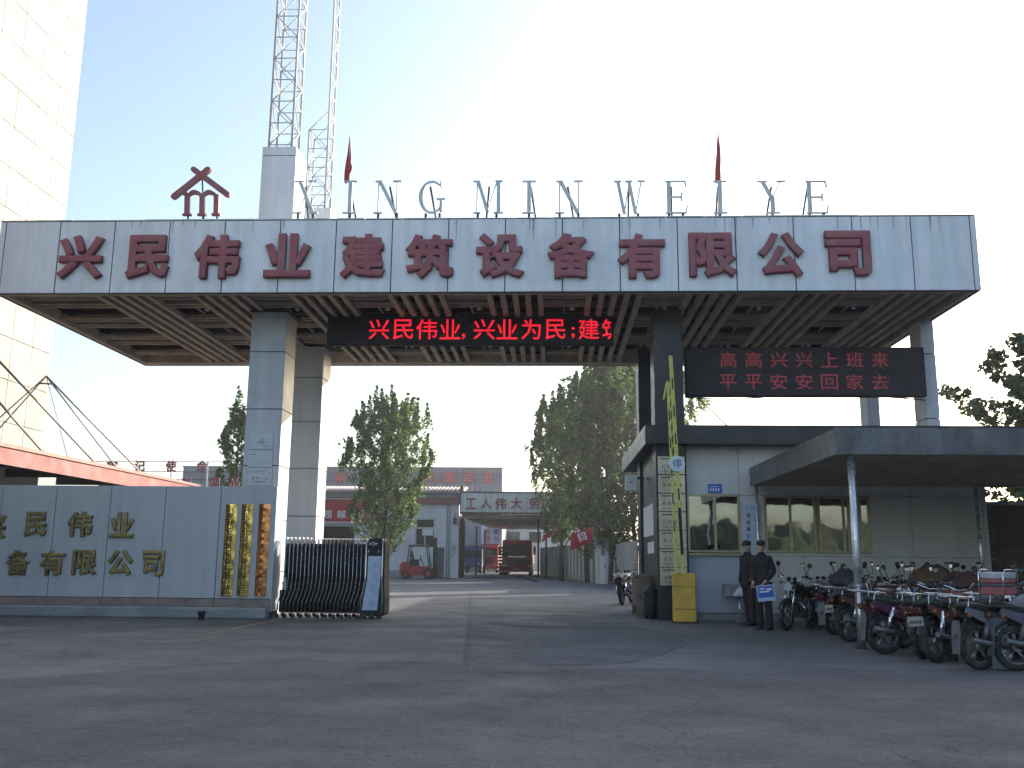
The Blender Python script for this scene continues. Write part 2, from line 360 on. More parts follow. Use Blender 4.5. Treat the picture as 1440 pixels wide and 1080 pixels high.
# ================================================================== GATE
XL, XR, YF, YB, ZB, ZT = -13.21, 9.69, 20.66, 29.03, 7.40, 9.18
gate = thing('entrance_gate', 'huge pale aluminium clad gate canopy on six columns spanning the driveway', 'gate', (0, 22.3, 0))
PW = (XR-.15 - (XL+.15))/17
def panel(parent, x0, x1, y, z0, z1, m, name='panel', g=.012, t=.03):
    mb = MB(); mb.box(x0+g, x1-g, y, y+t, z0, z1); return mb.build(name, m, parent, bevel=.006)
for i in range(17):
    x0 = XL+.15+i*PW
    dy = rng.uniform(-.004, .004)
    panel(gate, x0, x0+PW, YF+dy, ZB+.02, ZT, M_alu)
panel(gate, XL, XL+.15, YF, ZB+.02, ZT, M_alu, 'corner_strip'); panel(gate, XR-.15, XR, YF, ZB+.02, ZT, M_alu, 'corner_strip')
for i in range(7):     # end faces
    y0 = YF+.06+i*(YB-YF-.12)/7; y1 = y0+(YB-YF-.12)/7
    for x in (XL, XR-.03):
        mb = MB(); mb.box(x, x+.03, y0+.008, y1-.008, ZB+.02, ZT); mb.build('panel', M_alu, gate)
mb = MB()      # box behind the panels: backing and the rear fascia
mb.box(XL+.034, XR-.034, YF+.04, YF+.10, ZB+.01, ZT-.02); mb.box(XL+.034, XR-.034, YB-.06, YB, ZB+.01, ZT)
mb.box(XL+.034, XL+.10, YF+.10, YB-.06, ZB+.01, ZT-.02); mb.box(XR-.10, XR-.034, YF+.10, YB-.06, ZB+.01, ZT-.02)
mb.build('backing', M_joint, gate)
mb = MB(); mb.box(XL+.02, XR-.02, YF+.035, YB, ZT-.02, ZT+.015); mb.build('roof', M_conc, gate)
mb = MB()      # coping, slightly wavy flashing segments
for i in range(26):
    x0 = XL+i*(XR-XL)/26; mb.box(x0, x0+(XR-XL)/26-.01, YF-.012, YF+.05, ZT+.016, ZT+.03+rng.random()*.02)
mb.build('coping', M_silver, gate)
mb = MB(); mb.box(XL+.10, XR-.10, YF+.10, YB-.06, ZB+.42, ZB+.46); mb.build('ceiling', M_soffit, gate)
mb = MB()      # perimeter ring beams and secondary steel
for (x0, x1, y0, y1) in ((XL+.102, XR-.102, YF+.102, YF+.25), (XL+.102, XR-.102, YB-.50, YB-.062), (XL+.102, XL+.24, YF+.252, YB-.502), (XR-.24, XR-.102, YF+.252, YB-.502)):
    mb.box(x0, x1, y0, y1, ZB+.015, ZB+.3)
mb.build('ring_beam', M_beam, gate)
mb = MB()
for k in range(8): y = YF+.6+k*1.04; mb.box(XL+.25, XR-.25, y, y+.08, ZB+.25, ZB+.36)
mb.build('joist', M_steel, gate)
# slats: groups of five running away from the street, ladder bars between
starts = [-10.95+2.35*k for k in range(9)]
sm = MB(); sm.box(-.065, .065, 0, YB-.50-(YF+.25), 0, .13); slat_me = sm.mesh('slat', M_beam)
for s0 in starts:
    for j in range(5):
        x = s0+.07+j*.30
        if x < XR-.35: link_mesh('slat', slat_me, gate, Vector((x, YF+.252, ZB+.05))-gate.location)
bays = [(-12.95, -11.0)] + [(s+1.35, s+2.35) for s in starts[:-1]]
for (x0, x1) in bays:
    bm_ = MB(); bm_.box(x0, x1, 0, .085, 0, .085); bar_me = bm_.mesh('cross_bar', M_beam)
    for q in (21.8, 23.87, 25.94, 28.0):
        for dq in (0, .25, .70, .95):
            if q+dq < YB-.55: link_mesh('cross_bar', bar_me, gate, Vector((0, q+dq-.5, ZB+.115))-gate.location)
    for q in (23.2, 25.25, 27.3):
        if x0 > -12: mb = MB(); mb.box((x0+x1)/2-.02, (x0+x1)/2+.02, q-.55, q+.1, ZB+.2, ZB+.24); mb.build('hanger', M_beam, gate)
# small recessed lamps (off)
for i, (x0, x1) in enumerate(bays[1:]):
    for q in (22.9, 27.1):
        mb = MB(); mb.ball(((x0+x1)/2+.2, q, ZB+.22), .07, .07, .045, 8, 5); mb.build('ceiling_lamp', M_paper, gate)

def clad_column(x0, x1, y0, y1, z0, z1, ms, seams, name='column'):
    mb = MB(); mb.box(x0+.02, x1-.02, y0+.02, y1-.02, z0, z1); col = mb.build(name, M_joint if ms is not M_black else M_blackmat, gate)
    zs = [z0]+[s for s in seams if z0 < s < z1]+[z1]
    for a, b in zip(zs, zs[1:]):
        for (u0, u1, v0, v1) in ((x0+.004, x1-.004, y0-.012, y0+.02), (x0+.004, x1-.004, y1-.02, y1+.012), (x0-.012, x0+.02, y0+.002, y1-.002), (x1-.02, x1+.012, y0+.002, y1-.002)):
            p = MB(); p.box(u0, u1, v0, v1, a+.012, b-.012)
            p.build('cladding_panel', ms[0] if isinstance(ms, tuple) else ms, col)
    return col
seams = [1.25, 2.55, 3.85, 5.15, 6.45]
xr = -6.68
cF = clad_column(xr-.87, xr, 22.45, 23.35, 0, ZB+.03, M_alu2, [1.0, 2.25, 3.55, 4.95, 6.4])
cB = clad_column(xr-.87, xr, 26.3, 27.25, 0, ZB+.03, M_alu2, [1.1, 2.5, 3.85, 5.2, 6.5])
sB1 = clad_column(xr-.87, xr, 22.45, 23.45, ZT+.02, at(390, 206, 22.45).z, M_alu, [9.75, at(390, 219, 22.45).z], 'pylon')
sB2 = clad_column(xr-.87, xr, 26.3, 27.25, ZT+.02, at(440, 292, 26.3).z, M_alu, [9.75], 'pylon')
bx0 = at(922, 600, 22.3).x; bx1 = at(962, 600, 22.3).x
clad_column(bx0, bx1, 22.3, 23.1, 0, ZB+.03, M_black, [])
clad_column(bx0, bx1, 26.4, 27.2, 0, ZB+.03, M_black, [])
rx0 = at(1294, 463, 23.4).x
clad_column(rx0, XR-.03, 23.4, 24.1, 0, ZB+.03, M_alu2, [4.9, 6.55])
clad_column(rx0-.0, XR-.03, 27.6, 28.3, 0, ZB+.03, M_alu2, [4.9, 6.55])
# small dark capital plates
for (x0, x1, y0, y1) in ((xr-.95, xr+.08, 22.4, 23.45),):
    mb = MB(); mb.box(x0, x1, y0, y1, ZB+.032, ZB+.10); mb.build('capital', M_steel, gate)

M_run = mat('rain_stain', (.52, .53, .53), .6, 0, .25, 6)
for i in range(34):
    x = rng.uniform(XL+.4, XR-.4); L_ = rng.uniform(.12, .55); w0 = rng.uniform(.008, .03); mb = MB()
    mb.add([(x-w0, YF-.0065, ZT), (x+w0, YF-.0065, ZT), (x+w0*.25, YF-.0065, ZT-L_), (x-w0*.25, YF-.0065, ZT-L_)], [(0, 1, 2, 3)]); mb.build('rain_stain', M_run, gate)
# red characters on the fascia
chars = '兴民伟业建筑设备有限公司'
cxs = [113, 207.5, 305, 404, 510, 604, 703.5, 803, 902, 1003, 1098.5, 1193]
cys = [361, 361, 360.5, 359, 360, 360.5, 359, 359, 359.5, 358, 358, 356]
wds = [66, 62, 66, 66, 64, 68, 68, 66, 66, 66, 63, 62]
for ch, cx, cy, wd in zip(chars, cxs, cys, wds):
    p = at(cx, cy, YF-.1)
    text_obj('character', ch, (p.x, YF-.004, p.z), XU, ZU, wd/60.5, 67/62.5, .12, (M_red, M_redside), gate, bold=.042)

# silver serif letters standing on the canopy edge
def stroke(mb, x0, y0, x1, y1, t, O, hh, k, horiz=False):
    a = Vector((x0, y0)); b = Vector((x1, y1))
    if horiz is True: n = Vector((0, 1))*t/2
    elif abs(y1-y0) > abs(x1-x0)*.35: n = Vector((1, 0))*t/2
    else: n = Vector((0, 1))*t/2
    pts = [a-n, b-n, b+n, a+n]
    mb.prism([(p.x*hh, p.y*hh) for p in pts], O, XU, ZU, (0, -1, 0), 0, .06+.0015*k)
def arc(cx, cy, rx, ry, a0, a1, thick, n=14):
    out = []
    for i in range(n):
        t0 = R(a0+(a1-a0)*i/n); t1 = R(a0+(a1-a0)*(i+1)/n)
        out.append((t0, t1))
    return [(cx, cy, rx, ry, t0, t1, thick) for t0, t1 in out]
TK, TN = .115, .036
def serif(x, y, w=.30): return (x-w/2, y, x+w/2, y, TN, True)
LET = {
 'X': [(.14, 1, .56, 0, TK), (.52, 1, .12, 0, TN), serif(.15, .98), serif(.52, .98, .26), serif(.12, .02, .26), serif(.56, .02)],
 'I': [(.0, 0, .0, 1, TK), serif(0, .98, .40), serif(0, .02, .40)],
 'N': [(.10, 0, .10, 1, TN), (.12, 1, .62, 0, TK), (.64, 0, .64, 1, TN), serif(.10, .98, .2), serif(.10, .02, .26), serif(.64, .98, .26)],
 'M': [(.08, 0, .08, 1, TN), (.10, 1, .38, .06, TK*.85), (.66, 1, .38, .06, TN), (.70, 0, .70, 1, TK), serif(.06, .98, .2), serif(.08, .02, .22), serif(.70, .02, .28), serif(.71, .98, .22)],
 'W': [(.06, 1, .24, 0, TK*.8), (.40, 1, .24, 0, TN), (.38, 1, .56, 0, TK*.8), (.74, 1, .56, 0, TN), serif(.06, .98, .22), serif(.38, .98, .22), serif(.74, .98, .22)],
 'E': [(.10, 0, .10, 1, TK), (0, .98, .56, .98, TN, True), (0, .02, .58, .02, TN, True), (.1, .5, .46, .5, TN, True), (.56, 1, .60, .80, TN), (.46, .62, .46, .38, TN), (.58, 0, .62, .24, TN)],
 'Y': [(.10, 1, .36, .48, TK), (.64, 1, .38, .48, TN), (.38, 0, .38, .5, TK), serif(.10, .98, .28), serif(.64, .98, .26), serif(.38, .02, .40)],
 'G': [(.64, .05, .64, .44, TK*.7), serif(.64, .44, .26), (.60, 1, .64, .78, TN)],
}
rl = thing('rooftop_letter_sign', 'row of silver serif letters spelling XING MIN WEI YE along the canopy edge', 'letter sign', (0, YF+.3, ZT+.02))
LS = [('X', 413, 443), ('I', 484, 500), ('N', 527, 564), ('G', 589, 626), ('M', 667, 705), ('I', 732, 756), ('N', 782, 821), ('W', 866, 903), ('E', 936, 971), ('I', 1001, 1025), ('Y', 1068, 1105), ('E', 1134, 1171)]
LY = YF+.35
for ch, x0, x1 in LS:
    pb = at((x0+x1)/2, 301, LY); pt = at((x0+x1)/2, 255, LY); hh = pt.z-pb.z
    O = at(x0, 301, LY); O.z = max(pb.z, ZT+.14)
    if ch == 'I': O.x = (at(x0, 300, LY).x+at(x1, 300, LY).x)/2
    mb = MB()
    for k, s in enumerate(LET[ch]): stroke(mb, s[0], s[1], s[2], s[3], s[4], O, hh, k, len(s) > 5)
    if ch == 'G':
        n = 22; ring = []
        for i in range(n+1):
            t = R(48+ (330-48)*i/n); tk = .02+.065*max(0, -math.cos(t))**.8
            ring.append(((.37+(.34+tk/2)*math.cos(t), .5+(.49+.01)*math.sin(t)), (.37+(.34-tk)*math.cos(t), .5+(.49-.045)*math.sin(t))))
        for (a, b), (c2, d2) in zip(ring, ring[1:]):
            mb.prism([(q[0]*hh, q[1]*hh) for q in (a, b, d2, c2)], O, XU, ZU, (0, -1, 0), 0, .058)
    lo = mb.build('letter', M_silver, rl)
    wl = {'I': 0, 'N': .37, 'M': .4, 'W': .4, 'E': .12, 'Y': .38, 'G': .35, 'X': .35}[ch]*hh
    sb = MB(); top = Vector((O.x+wl+rng.uniform(-.05, .05), LY+.03, O.z+hh*.85)); ft = Vector((O.x+wl+rng.uniform(-.18, .22), LY+.75, ZT+.02))
    sb.tube([top, ft], .026, 6); sb.build('brace', M_steel, rl)
    for fx in ({'I': [0], 'E': [.1, .5], 'Y': [.38], 'G': [.2, .6], 'X': [.12, .56]}.get(ch, [.1, .64])):
        fb = MB(); fb.box(O.x+fx*hh-.03, O.x+fx*hh+.03, LY, LY+.05, ZT+.012, O.z+.02); fb.build('foot', M_steel, rl)

# roof emblem: two crossed rafters over a serif m
em = thing('roof_emblem', 'dark red house shaped emblem of crossed beams over a letter m on the canopy', 'emblem', (at(283, 303, LY).x, LY, ZT+.02))
def beam(x0, y0, x1, y1, r, k):
    a = at(x0, y0, LY); b = at(x1, y1, LY); d = (b-a).normalized(); n = Vector((0, -1, 0)).cross(d).normalized()
    o = [(0, -r), ((b-a).length, -r)]+[((b-a).length+r*math.sin(t), -r*math.cos(t)) for t in (R(45), R(90), R(135))]+[((b-a).length, r), (0, r)]+[(-r*math.sin(t), r*math.cos(t)) for t in (R(45), R(90), R(135))]
    mb = MB(); mb.prism(o, a, d, n, (0, -1, 0), 0, .10+k); mb.build('beam', (M_red), em)
beam(246, 278, 294, 240, .068, 0); beam(274, 240, 321, 275, .068, .004)
mb = MB()
def ms(x0, y0, x1, y1, t, k, hz=False):
    a = at(x0, y0, LY); b = at(x1, y1, LY); O = Vector((0, LY, 0))
    nn = (Vector((0, 0, 1)) if hz else Vector((1, 0, 0)))*t/2
    pts = [a-nn, b-nn, b+nn, a+nn]; mb.prism([(p.x, p.z) for p in pts], O, XU, ZU, (0, -1, 0), 0, .08+.002*k)
for k, x in enumerate((264, 285, 305)): ms(x, 302, x+.6, 275, .12, k); ms(x-6, 303, x+6, 303, .05, k+3, True)
ms(258, 274, 265, 273, .05, 7, True)
for q, (x0, x1) in enumerate(((266, 286), (287, 306))):
    pts = [(x0+(x1-x0)*t/6, 277-5.5*math.sin(math.pi*(t/6)**.8)) for t in range(7)]
    for i in range(6): ms(*pts[i], *pts[i+1], .10, 8+q, True)
mb.build('letter', M_red, em)
mb = MB()
for x in (264, 285, 305): a = at(x, 302, LY); mb.tube([(a.x, LY+.03, a.z), (a.x, LY+.03, ZT+.015)], .025, 6)
a = at(284, 252, LY); mb.tube([(a.x, LY+.02, a.z), (a.x-.04, LY+.5, ZT+.02)], .02, 6)
mb.build('support', M_steel, em)

# lattice masts on the two left pylons
def mast(px_l, px_r, py, Y, depth, z0, z1, ztopl, label):
    xl = at(px_l, py, Y).x; xr_ = at(px_r, py, Y).x
    t = thing('lattice_mast', label, 'mast', ((xl+xr_)/2, Y+depth/2, z0), 'white steel lattice masts on the gate')
    c4 = {(0, 0): (xl, Y), (1, 0): (xr_, Y), (0, 1): (xl, Y+depth), (1, 1): (xr_, Y+depth)}
    for (i, j), (x, y) in c4.items():
        mb = MB(); mb.tube([(x, y, z0), (x, y, ztopl if i == 0 else z1)], .032, 8); mb.build('chord', M_white, t)
    z = z0+.12; k = 0; st = .62
    while z < z1:
        full = z <= ztopl+.01
        faces = [((0, 0), (1, 0)), ((0, 1), (1, 1)), ((0, 0), (0, 1))] if full else []
        faces.append(((1, 0), (1, 1)))
        for a, b in faces:
            A = c4[a]; B = c4[b]; mb = MB(); mb.tube([(*A, z), (*B, z)], .017, 6); mb.build('brace', M_white, t)
            if k % 2: A, B = B, A
            if z+st <= z1 and (z+st <= ztopl+.01 or a[0] == b[0] == 1 or k % 2 == 1 or True):
                top = z+st
                if not (z+st <= ztopl+.01) and a[0] != b[0]: A = c4[a] if a[0] == 0 else c4[b]; B = c4[b] if b[0] == 1 else c4[a]
                if not (z+st <= ztopl+.01) and a[0] == b[0] == 0: continue
                mb = MB(); mb.tube([(*A, z), (*B, top)], .015, 6); mb.build('brace', M_white, t)
        z += st; k += 1
mast(378.5, 410.5, 200, 22.6, .66, at(390, 206, 22.45).z, 19.5, 30, 'white lattice mast on the taller nearer pylon left of the letters')
zt2 = at(432, 183, 26.45).z
zb2 = at(440, 292, 26.3).z
mast(430.5, 457.5, 270, 26.45, .66, zb2, 19.8, zb2+.12+round((zt2-zb2-.12)/.62)*.62, 'white lattice mast behind the letter X with its left side cut short')

# two furled red flags behind the letters
def flag_pole(px, ytop, lab, lean):
    a = at(px, 300, LY+.5); b = at(px+1, ytop, LY+.5)
    t = thing('flag', lab, 'flag', (a.x, LY+.5, ZT+.02), 'furled red flags on the canopy')
    mb = MB(); mb.tube([(a.x, LY+.5, ZT+.02), (b.x, LY+.5, b.z)], .014, 6); mb.ball((b.x, LY+.5, b.z), .022); mb.build('pole', M_silver, t)
    mb = MB(); H = b.z-.06; n = 12; rings = []
    L = at(px, 256, LY+.5).z
    for i in range(n+1):
        f = i/n; z = H+(L-H)*f; wv = .012+.055*f**.8; cx_ = b.x+(a.x-b.x)*f*.6 - lean*f*.06
        ring = []
        for k in range(10):
            an = 2*math.pi*k/10; r_ = 1+.45*math.sin(3*an+f*4)
            ring.append(Vector((cx_+wv*r_*math.cos(an)*(.9 if k % 2 else 1.1), LY+.5+wv*.6*r_*math.sin(an), z+.04*math.sin(an*2)*f)))
        rings.append(ring)
    mb.loft(rings); 
    if lean: 
        q = at(px+5, 237, LY+.5); mb.add([(b.x, LY+.46, q.z+.3), (q.x, LY+.44, q.z+.02), (q.x-.02, LY+.46, q.z-.08), (b.x, LY+.46, q.z-.25)], [(0, 1, 2, 3)])
    mb.build('cloth', M_flag, t)
flag_pole(491, 193, 'furled red flag behind the letter I of XING', 1)
flag_pole(1009, 186, 'furled red flag above the letter I of WEI', 0)

# ------------------------------------------------------------------ LED signs
y1 = 23.0
a = at(461, 441, y1); b = at(863, 484, y1)
led = thing('led_ticker_sign', 'long black LED ticker with bright red scrolling characters hanging under the canopy', 'led sign', ((a.x+b.x)/2, y1, (a.z+b.z)/2))
z0, z1 = at(660, 485, y1).z, at(660, 441, y1).z
mb = MB(); mb.box(a.x, b.x, y1+.012, y1+.2, z0, z1); mb.build('cabinet', M_blackmat, led, bevel=.01)
nm = 12
for i in range(nm):
    x0 = a.x+.03+i*(b.x-a.x-.06)/nm; mb = MB(); mb.box(x0+.002, x0+(b.x-a.x-.06)/nm-.002, y1, y1+.011, z0+.03, z1-.03); mb.build('led_module', M_led, led)
txt = [('兴', 533, 30), ('民', 567, 30), ('伟', 600, 31), ('业', 633, 30), (',', 652, 5), ('兴', 681, 31), ('业', 713, 30), ('为', 747, 28), ('民', 781, 29), (';', 806, 5), ('建', 828, 30), ('筑', 861, 30)]
for ch, px, wd in txt:
    hh = 30 if ch not in ',;' else (9 if ch == ',' else 17); py = 463 if ch not in ',;' else (473 if ch == ',' else 468)
    p = at(px, py, y1-.006)
    cutp = None
    if ch == '筑': cutp = (b.x-.06, y1, 0)
    text_obj('lit_character', ch, (p.x, y1-.002, p.z), XU, ZU, wd/57., hh/57., .004, M_ledred, led, bold=.008, cut=cutp)
mb = MB()
for x in (a.x+.8, -2.2, -.3, 1.0): mb.tube([(x, y1+.1, z1-.01), (x, y1+.1, ZB+.3)], .02, 6)
mb.build('hanger', M_steel, led)

y2 = 22.98
a = at(963, 488, y2); b = at(1299, 488, y2); z0, z1 = at(1130, 557, y2).z, at(1130, 488, y2).z
lb = thing('led_board', 'wide dark LED board with two dim red rows of characters above the gatehouse', 'led sign', ((a.x+b.x)/2, y2, (z0+z1)/2))
mb = MB(); mb.box(a.x, b.x, y2+.012, y2+.25, z0, z1); mb.build('cabinet', M_blackmat, lb, bevel=.01)
for i in range(10):
    for j in range(2):
        x0 = a.x+.03+i*(b.x-a.x-.06)/10; dz = (z1-z0-.06)/2; mb = MB(); mb.box(x0+.002, x0+(b.x-a.x-.06)/10-.002, y2, y2+.011, z0+.03+j*dz+.002, z0+.03+(j+1)*dz-.002); mb.build('led_module', M_led, lb)
for row, (s, py) in enumerate((('高高兴兴上班来', 506), ('平平安安回家去', 537))):
    for i, ch in enumerate(s):
        px = 1024+35.6*i; p = at(px, py, y2)
        text_obj('dim_character', ch, (p.x, y2-.002, p.z), XU, ZU, 23.5/56.5, 22/57., .003, M_leddim, lb, bold=.004)
mb = MB()
mb.tube([(a.x, y2+.1, z0-.03), (a.x+1.2, y2+.1, z0-.07), (a.x+1.9, y2+.1, z0-.02)], .012, 6)
mb.tube([(b.x-.02, y2+.1, z0-.08), (b.x-1.1, y2+.1, z0+.01)], .015, 6)
mb.tube([(a.x+.3, y2+.1, z0-.02), (a.x+1.0, y2+.02, at(1012, 598, y2).z-.02)], .014, 6); mb.build('cable', M_blackmat, lb)

# ------------------------------------------------------------------ plaques on the left column
for (px0, px1, py0, py1, lab, kind) in ((349, 385, 608, 632, 'topmost steel certificate plaque on the left column', 0), (348, 384, 633, 657, 'middle steel plaque on the left column', 1), (347, 383.5, 658, 683, 'lowest plaque with arched writing on the left column', 2)):
    Yp = 22.425
    p0 = at(px0, py1, Yp); p1 = at(px1, py0, Yp)
    t = thing('wall_plaque', lab, 'plaque', ((p0.x+p1.x)/2, Yp, p0.z), 'steel plaques on the left column')
    mb = MB(); mb.box(p0.x, p1.x, Yp-.012, Yp+.012, p0.z, p1.z); mb.build('plate', mat('steel_plaque', (.42, .46, .49), .4, .3, .08, 4), t, bevel=.004)
    cx_ = (p0.x+p1.x)/2; cz = (p0.z+p1.z)/2
    if kind == 2:
        for i, ch in enumerate('兴民伟业建筑设'):
            q = (i-3)/3; text_obj('character', ch, (cx_+q*.235, Yp-.013, cz+.13-.05*q*q), XU, ZU, .036, .04, .002, M_etch, t, .0)
        for i, ch in enumerate('名牌产品'): text_obj('character', ch, (cx_-.16+i*.107, Yp-.013, cz-.03), XU, ZU, .055, .06, .002, M_etch, t, .0)
        mb = MB(); mb.box(cx_-.15, cx_+.15, Yp-.014, Yp-.0125, cz-.13, cz-.115); mb.box(cx_-.09, cx_+.06, Yp-.014, Yp-.0125, cz-.155, cz-.15); mb.build('engraving', M_etch, t)
    else:
        mb = MB()
        if kind == 0:
            mb.torus((cx_+.02, Yp-.013, cz+.02), .035, .004, n=16, m=4); mb.box(cx_-.08, cx_+.1, Yp-.014, Yp-.0125, cz-.05, cz-.035); mb.box(cx_-.03, cx_+.22, Yp-.014, Yp-.0125, cz-.105, cz-.10); mb.box(cx_+.05, cx_+.22, Yp-.014, Yp-.0125, cz-.14, cz-.13)
        else:
            mb.box(cx_-.24, cx_-.11, Yp-.014, Yp-.0125, cz+.10, cz+.115); mb.box(cx_-.02, cx_+.22, Yp-.014, Yp-.0125, cz-.125, cz-.12)
        mb.build('engraving', M_etch, t)

# ================================================================== LEFT SIGN WALL
YW = 21.15
wx1 = at(389, 690, YW).x; ztw = at(200, 684, YW).z; zb1 = at(200, 841, YW).z; zb2_ = at(200, 852, YW).z
wall = thing('sign_wall', 'low blue grey clad entrance wall with gold characters and three brass plates', 'wall', (-10, YW, 0))
pw = (at(390, 690, YW).x-at(5, 690, YW).x)/5
k = 0; x = wx1
while x > -19:
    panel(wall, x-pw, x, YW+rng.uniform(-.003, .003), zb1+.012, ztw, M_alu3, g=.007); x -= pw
xl_w = x
x = wx1
while x > -19:
    w_ = pw; mb = MB(); mb.box(x-w_+.004, x-.004, YW-.03, YW+.03, zb2_+.002, zb1); mb.build('granite_slab', M_granite, wall, bevel=.004); x -= w_
mb = MB(); mb.box(xl_w, wx1-.01, YW+.032, YW+.6, .0, ztw-.01); mb.build('core', M_joint, wall)
mb = MB(); mb.box(xl_w, wx1, YW+.04, YW+.62, ztw-.008, ztw+.012); mb.build('cap', M_alu2, wall)
mb = MB(); mb.box(wx1-.008, wx1+.012, YW+.002, YW+.60, 0.15, ztw-.009); mb.build('end_panel', M_alu2, wall)
mb = MB(); mb.box(xl_w, wx1-.02, YW-.30, YW+.55, 0, zb2_-.002); mb.build('plinth', M_conc, wall, bevel=.03)
for ch, px, py, wd in (('兴', -9, 740, 35), ('民', 50, 737, 32), ('伟', 112, 737, 36), ('业', 171, 738, 34), ('设', -21, 791, 33), ('备', 25, 791, 34), ('有', 73, 791, 35), ('限', 118.5, 791, 35), ('公', 168.5, 791, 36), ('司', 215, 792, 30)):
    p = at(px, py, YW-.05)
    text_obj('character', ch, (p.x, YW-.004, p.z), XU, ZU, wd/61.5, 35/61.5, .05, (M_gold, M_etch), wall, bold=.03)
# brass plates (each a slightly bowed sheet)
for q, (pxa, pxb, m, lab, sc) in enumerate(((309.5, 328, M_brass, 'leftmost of three tall brass name plates on the sign wall', 1), (332, 352, M_brass, 'middle of three tall brass name plates on the sign wall', 1), (357, 376, M_copper, 'copper red name plate right of the two brass plates', .55))):
    p0 = at(pxa, 838, YW); p1 = at(pxb, 709, YW); xa = p0.x+.01; wdt = .265
    t = thing('name_plate', lab, 'name plate', (xa+wdt/2, YW-.03, p0.z), 'vertical metal name plates')
    mb = MB(); n = 10; mb.smooth = True
    nz_ = 16
    grid = [[(xa+wdt*i/n, YW-.012-.045*math.sin(math.pi*i/n)+.004*math.sin(j*1.9+q*2+i*.5), p0.z+(p1.z-p0.z)*j/nz_) for i in range(n+1)] for j in range(nz_+1)]
    vs = [v for r_ in grid for v in r_]
    mb.add(vs, [(j*(n+1)+i, j*(n+1)+i+1, (j+1)*(n+1)+i+1, (j+1)*(n+1)+i) for j in range(nz_) for i in range(n)])
    mb.smooth = False; mb.box(xa, xa+wdt, YW-.010, YW-.003, p0.z, p1.z); mb.build('plate', m, t)
    H = p1.z-p0.z
    for i, ch in enumerate(chars):
        text_obj('character', ch, (xa+wdt/2, YW-.062, p1.z-.12-(H-.24)*i/11), XU, ZU, .155*sc, .135*sc+.02, .006, M_etch, t, .01)

# black ground spotlight by the wall
p = gnd(283, 872)
t = thing('ground_spotlight', 'small black cylindrical spotlight standing on the ground before the sign wall', 'spotlight', p)
mb = MB(); mb.tube([(p.x, p.y, .0), (p.x, p.y, .02)], .07, 16); mb.tube([(p.x, p.y, .02), (p.x, p.y-.01, .16)], [.055, .085], 16, False); mb.tube([(p.x, p.y-.01, .16), (p.x, p.y-.012, .185)], .09, 16); mb.build('housing', M_blackmat, t)
mb = MB(); mb.tube([(p.x, p.y-.012, .182), (p.x, p.y-.012, .19)], .075, 16); mb.build('lens', M_glassd, t)

# ================================================================== RETRACTABLE GATE
YG = 21.45
gx0 = at(389, 866, YG).x; gx1 = at(514, 866, YG).x; gh = at(450, 757, YG).z
rg = thing('folding_gate', 'stainless steel concertina sliding gate pushed together beside the sign wall', 'gate', ((gx0+gx1)/2, YG+.3, 0))
NG = 22; st = (gx1-gx0)/NG
def prof(side, f):           # tube path of one hoop; f 0..1 along height
    return 0
hb = MB()
for y in (0, .5):
    hb.tube([(-.13, y, .1), (-.12, y, .35), (-.03, y, .62), (0, y, .9), (.0, y, gh-.12)], .0125, 8)
hb.tube([(.0, 0, gh-.13), (.0, .02, gh-.05), (.0, .10, gh-.01), (.0, .4, gh-.01), (.0, .48, gh-.05), (.0, .5, gh-.13)], .0125, 8)
hoop = hb.mesh('hoop', mat('dull_stainless', (.34, .34, .36), .28, .85, .25, 9))
db = MB()
db.tube([(-.09, .02, .18), (.10, .02, .8)], .012, 6); db.tube([(-.05, .03, .8), (st+.01, .03, .2)], .012, 6)
db.tube([(0, .02, .95), (st, .02, gh-.25)], .012, 6); db.tube([(st, .03, .95), (0, .03, gh-.25)], .012, 6)
db.box(-.03, .06, .10, .12, .9, gh-.12); db.box(-.12, -.02, .10, .12, .12, .62); db.box(-.04, .05, .30, .32, .5, gh-.3); db.box(-.10, .05, .1, .4, .16, .22)
db.tube([(-.02, .5, .2), (st, .5, .9)], .012, 6); db.tube([(st, .5, 1.0), (0, .5, gh-.2)], .012, 6)
diag = db.mesh('scissor_bar', M_blackmat)
wb = MB(); wb.tube([(-.13, -.03, .045), (-.13, .03, .045)], .045, 14); whl = wb.mesh('wheel', M_tyre)
kb = MB(); kb.ball((0, .03, gh+.0), .032, .032, .03, 10, 6); knob = kb.mesh('cap', M_pole)
for i in range(NG):
    L0 = Vector((gx0+.13+i*st, YG, 0))-rg.location
    link_mesh('hoop', hoop, rg, L0); link_mesh('scissor_bar', diag, rg, L0)
    if i % 2 == 0: link_mesh('wheel', whl, rg, L0); link_mesh('wheel', whl, rg, L0+Vector((0, .5, 0)))
    if i < 8: link_mesh('cap', knob, rg, L0)
# drive head
hx0 = at(513, 860, YG).x; hx1 = at(541, 860, YG).x
def hprof(x0, x1, sh):       # bowed side outline with a leaning lower half
    pts = [(x0-.10, .06), (x0-.09, .45), (x0-.01, .85), (x0+.02, gh-.12), (x0+.05, gh), (x1-.06, gh), (x1-.03, gh-.1), (x1-.03, .85), (x1+0, .45), (x1, .12), (x1-.06, .06)]
    return pts
mb = MB(); mb.prism(hprof(hx0, hx1, 0), (0, YG-.06, 0), XU, ZU, (0, 1, 0), 0, .66); mb.build('drive_head', M_blackmat, rg, bevel=.012)
lw0, lw1 = at(515, 800, YG).x, at(536, 800, YG).x
zt_, zm, zb_ = at(525, 782, YG).z, .86, at(525, 858, YG).z
mb = MB(); yq = YG-.062
mb.prism([(hx0-.055, zb_), (lw1-.05, zb_), (lw1-.03, .5), (lw1+.0, zm), (lw1+.0, zt_), (hx0+.045, zt_), (hx0+.04, zm), (hx0-.03, .45)], (0, yq, 0), XU, ZU, (0, -1, 0), 0, .008)
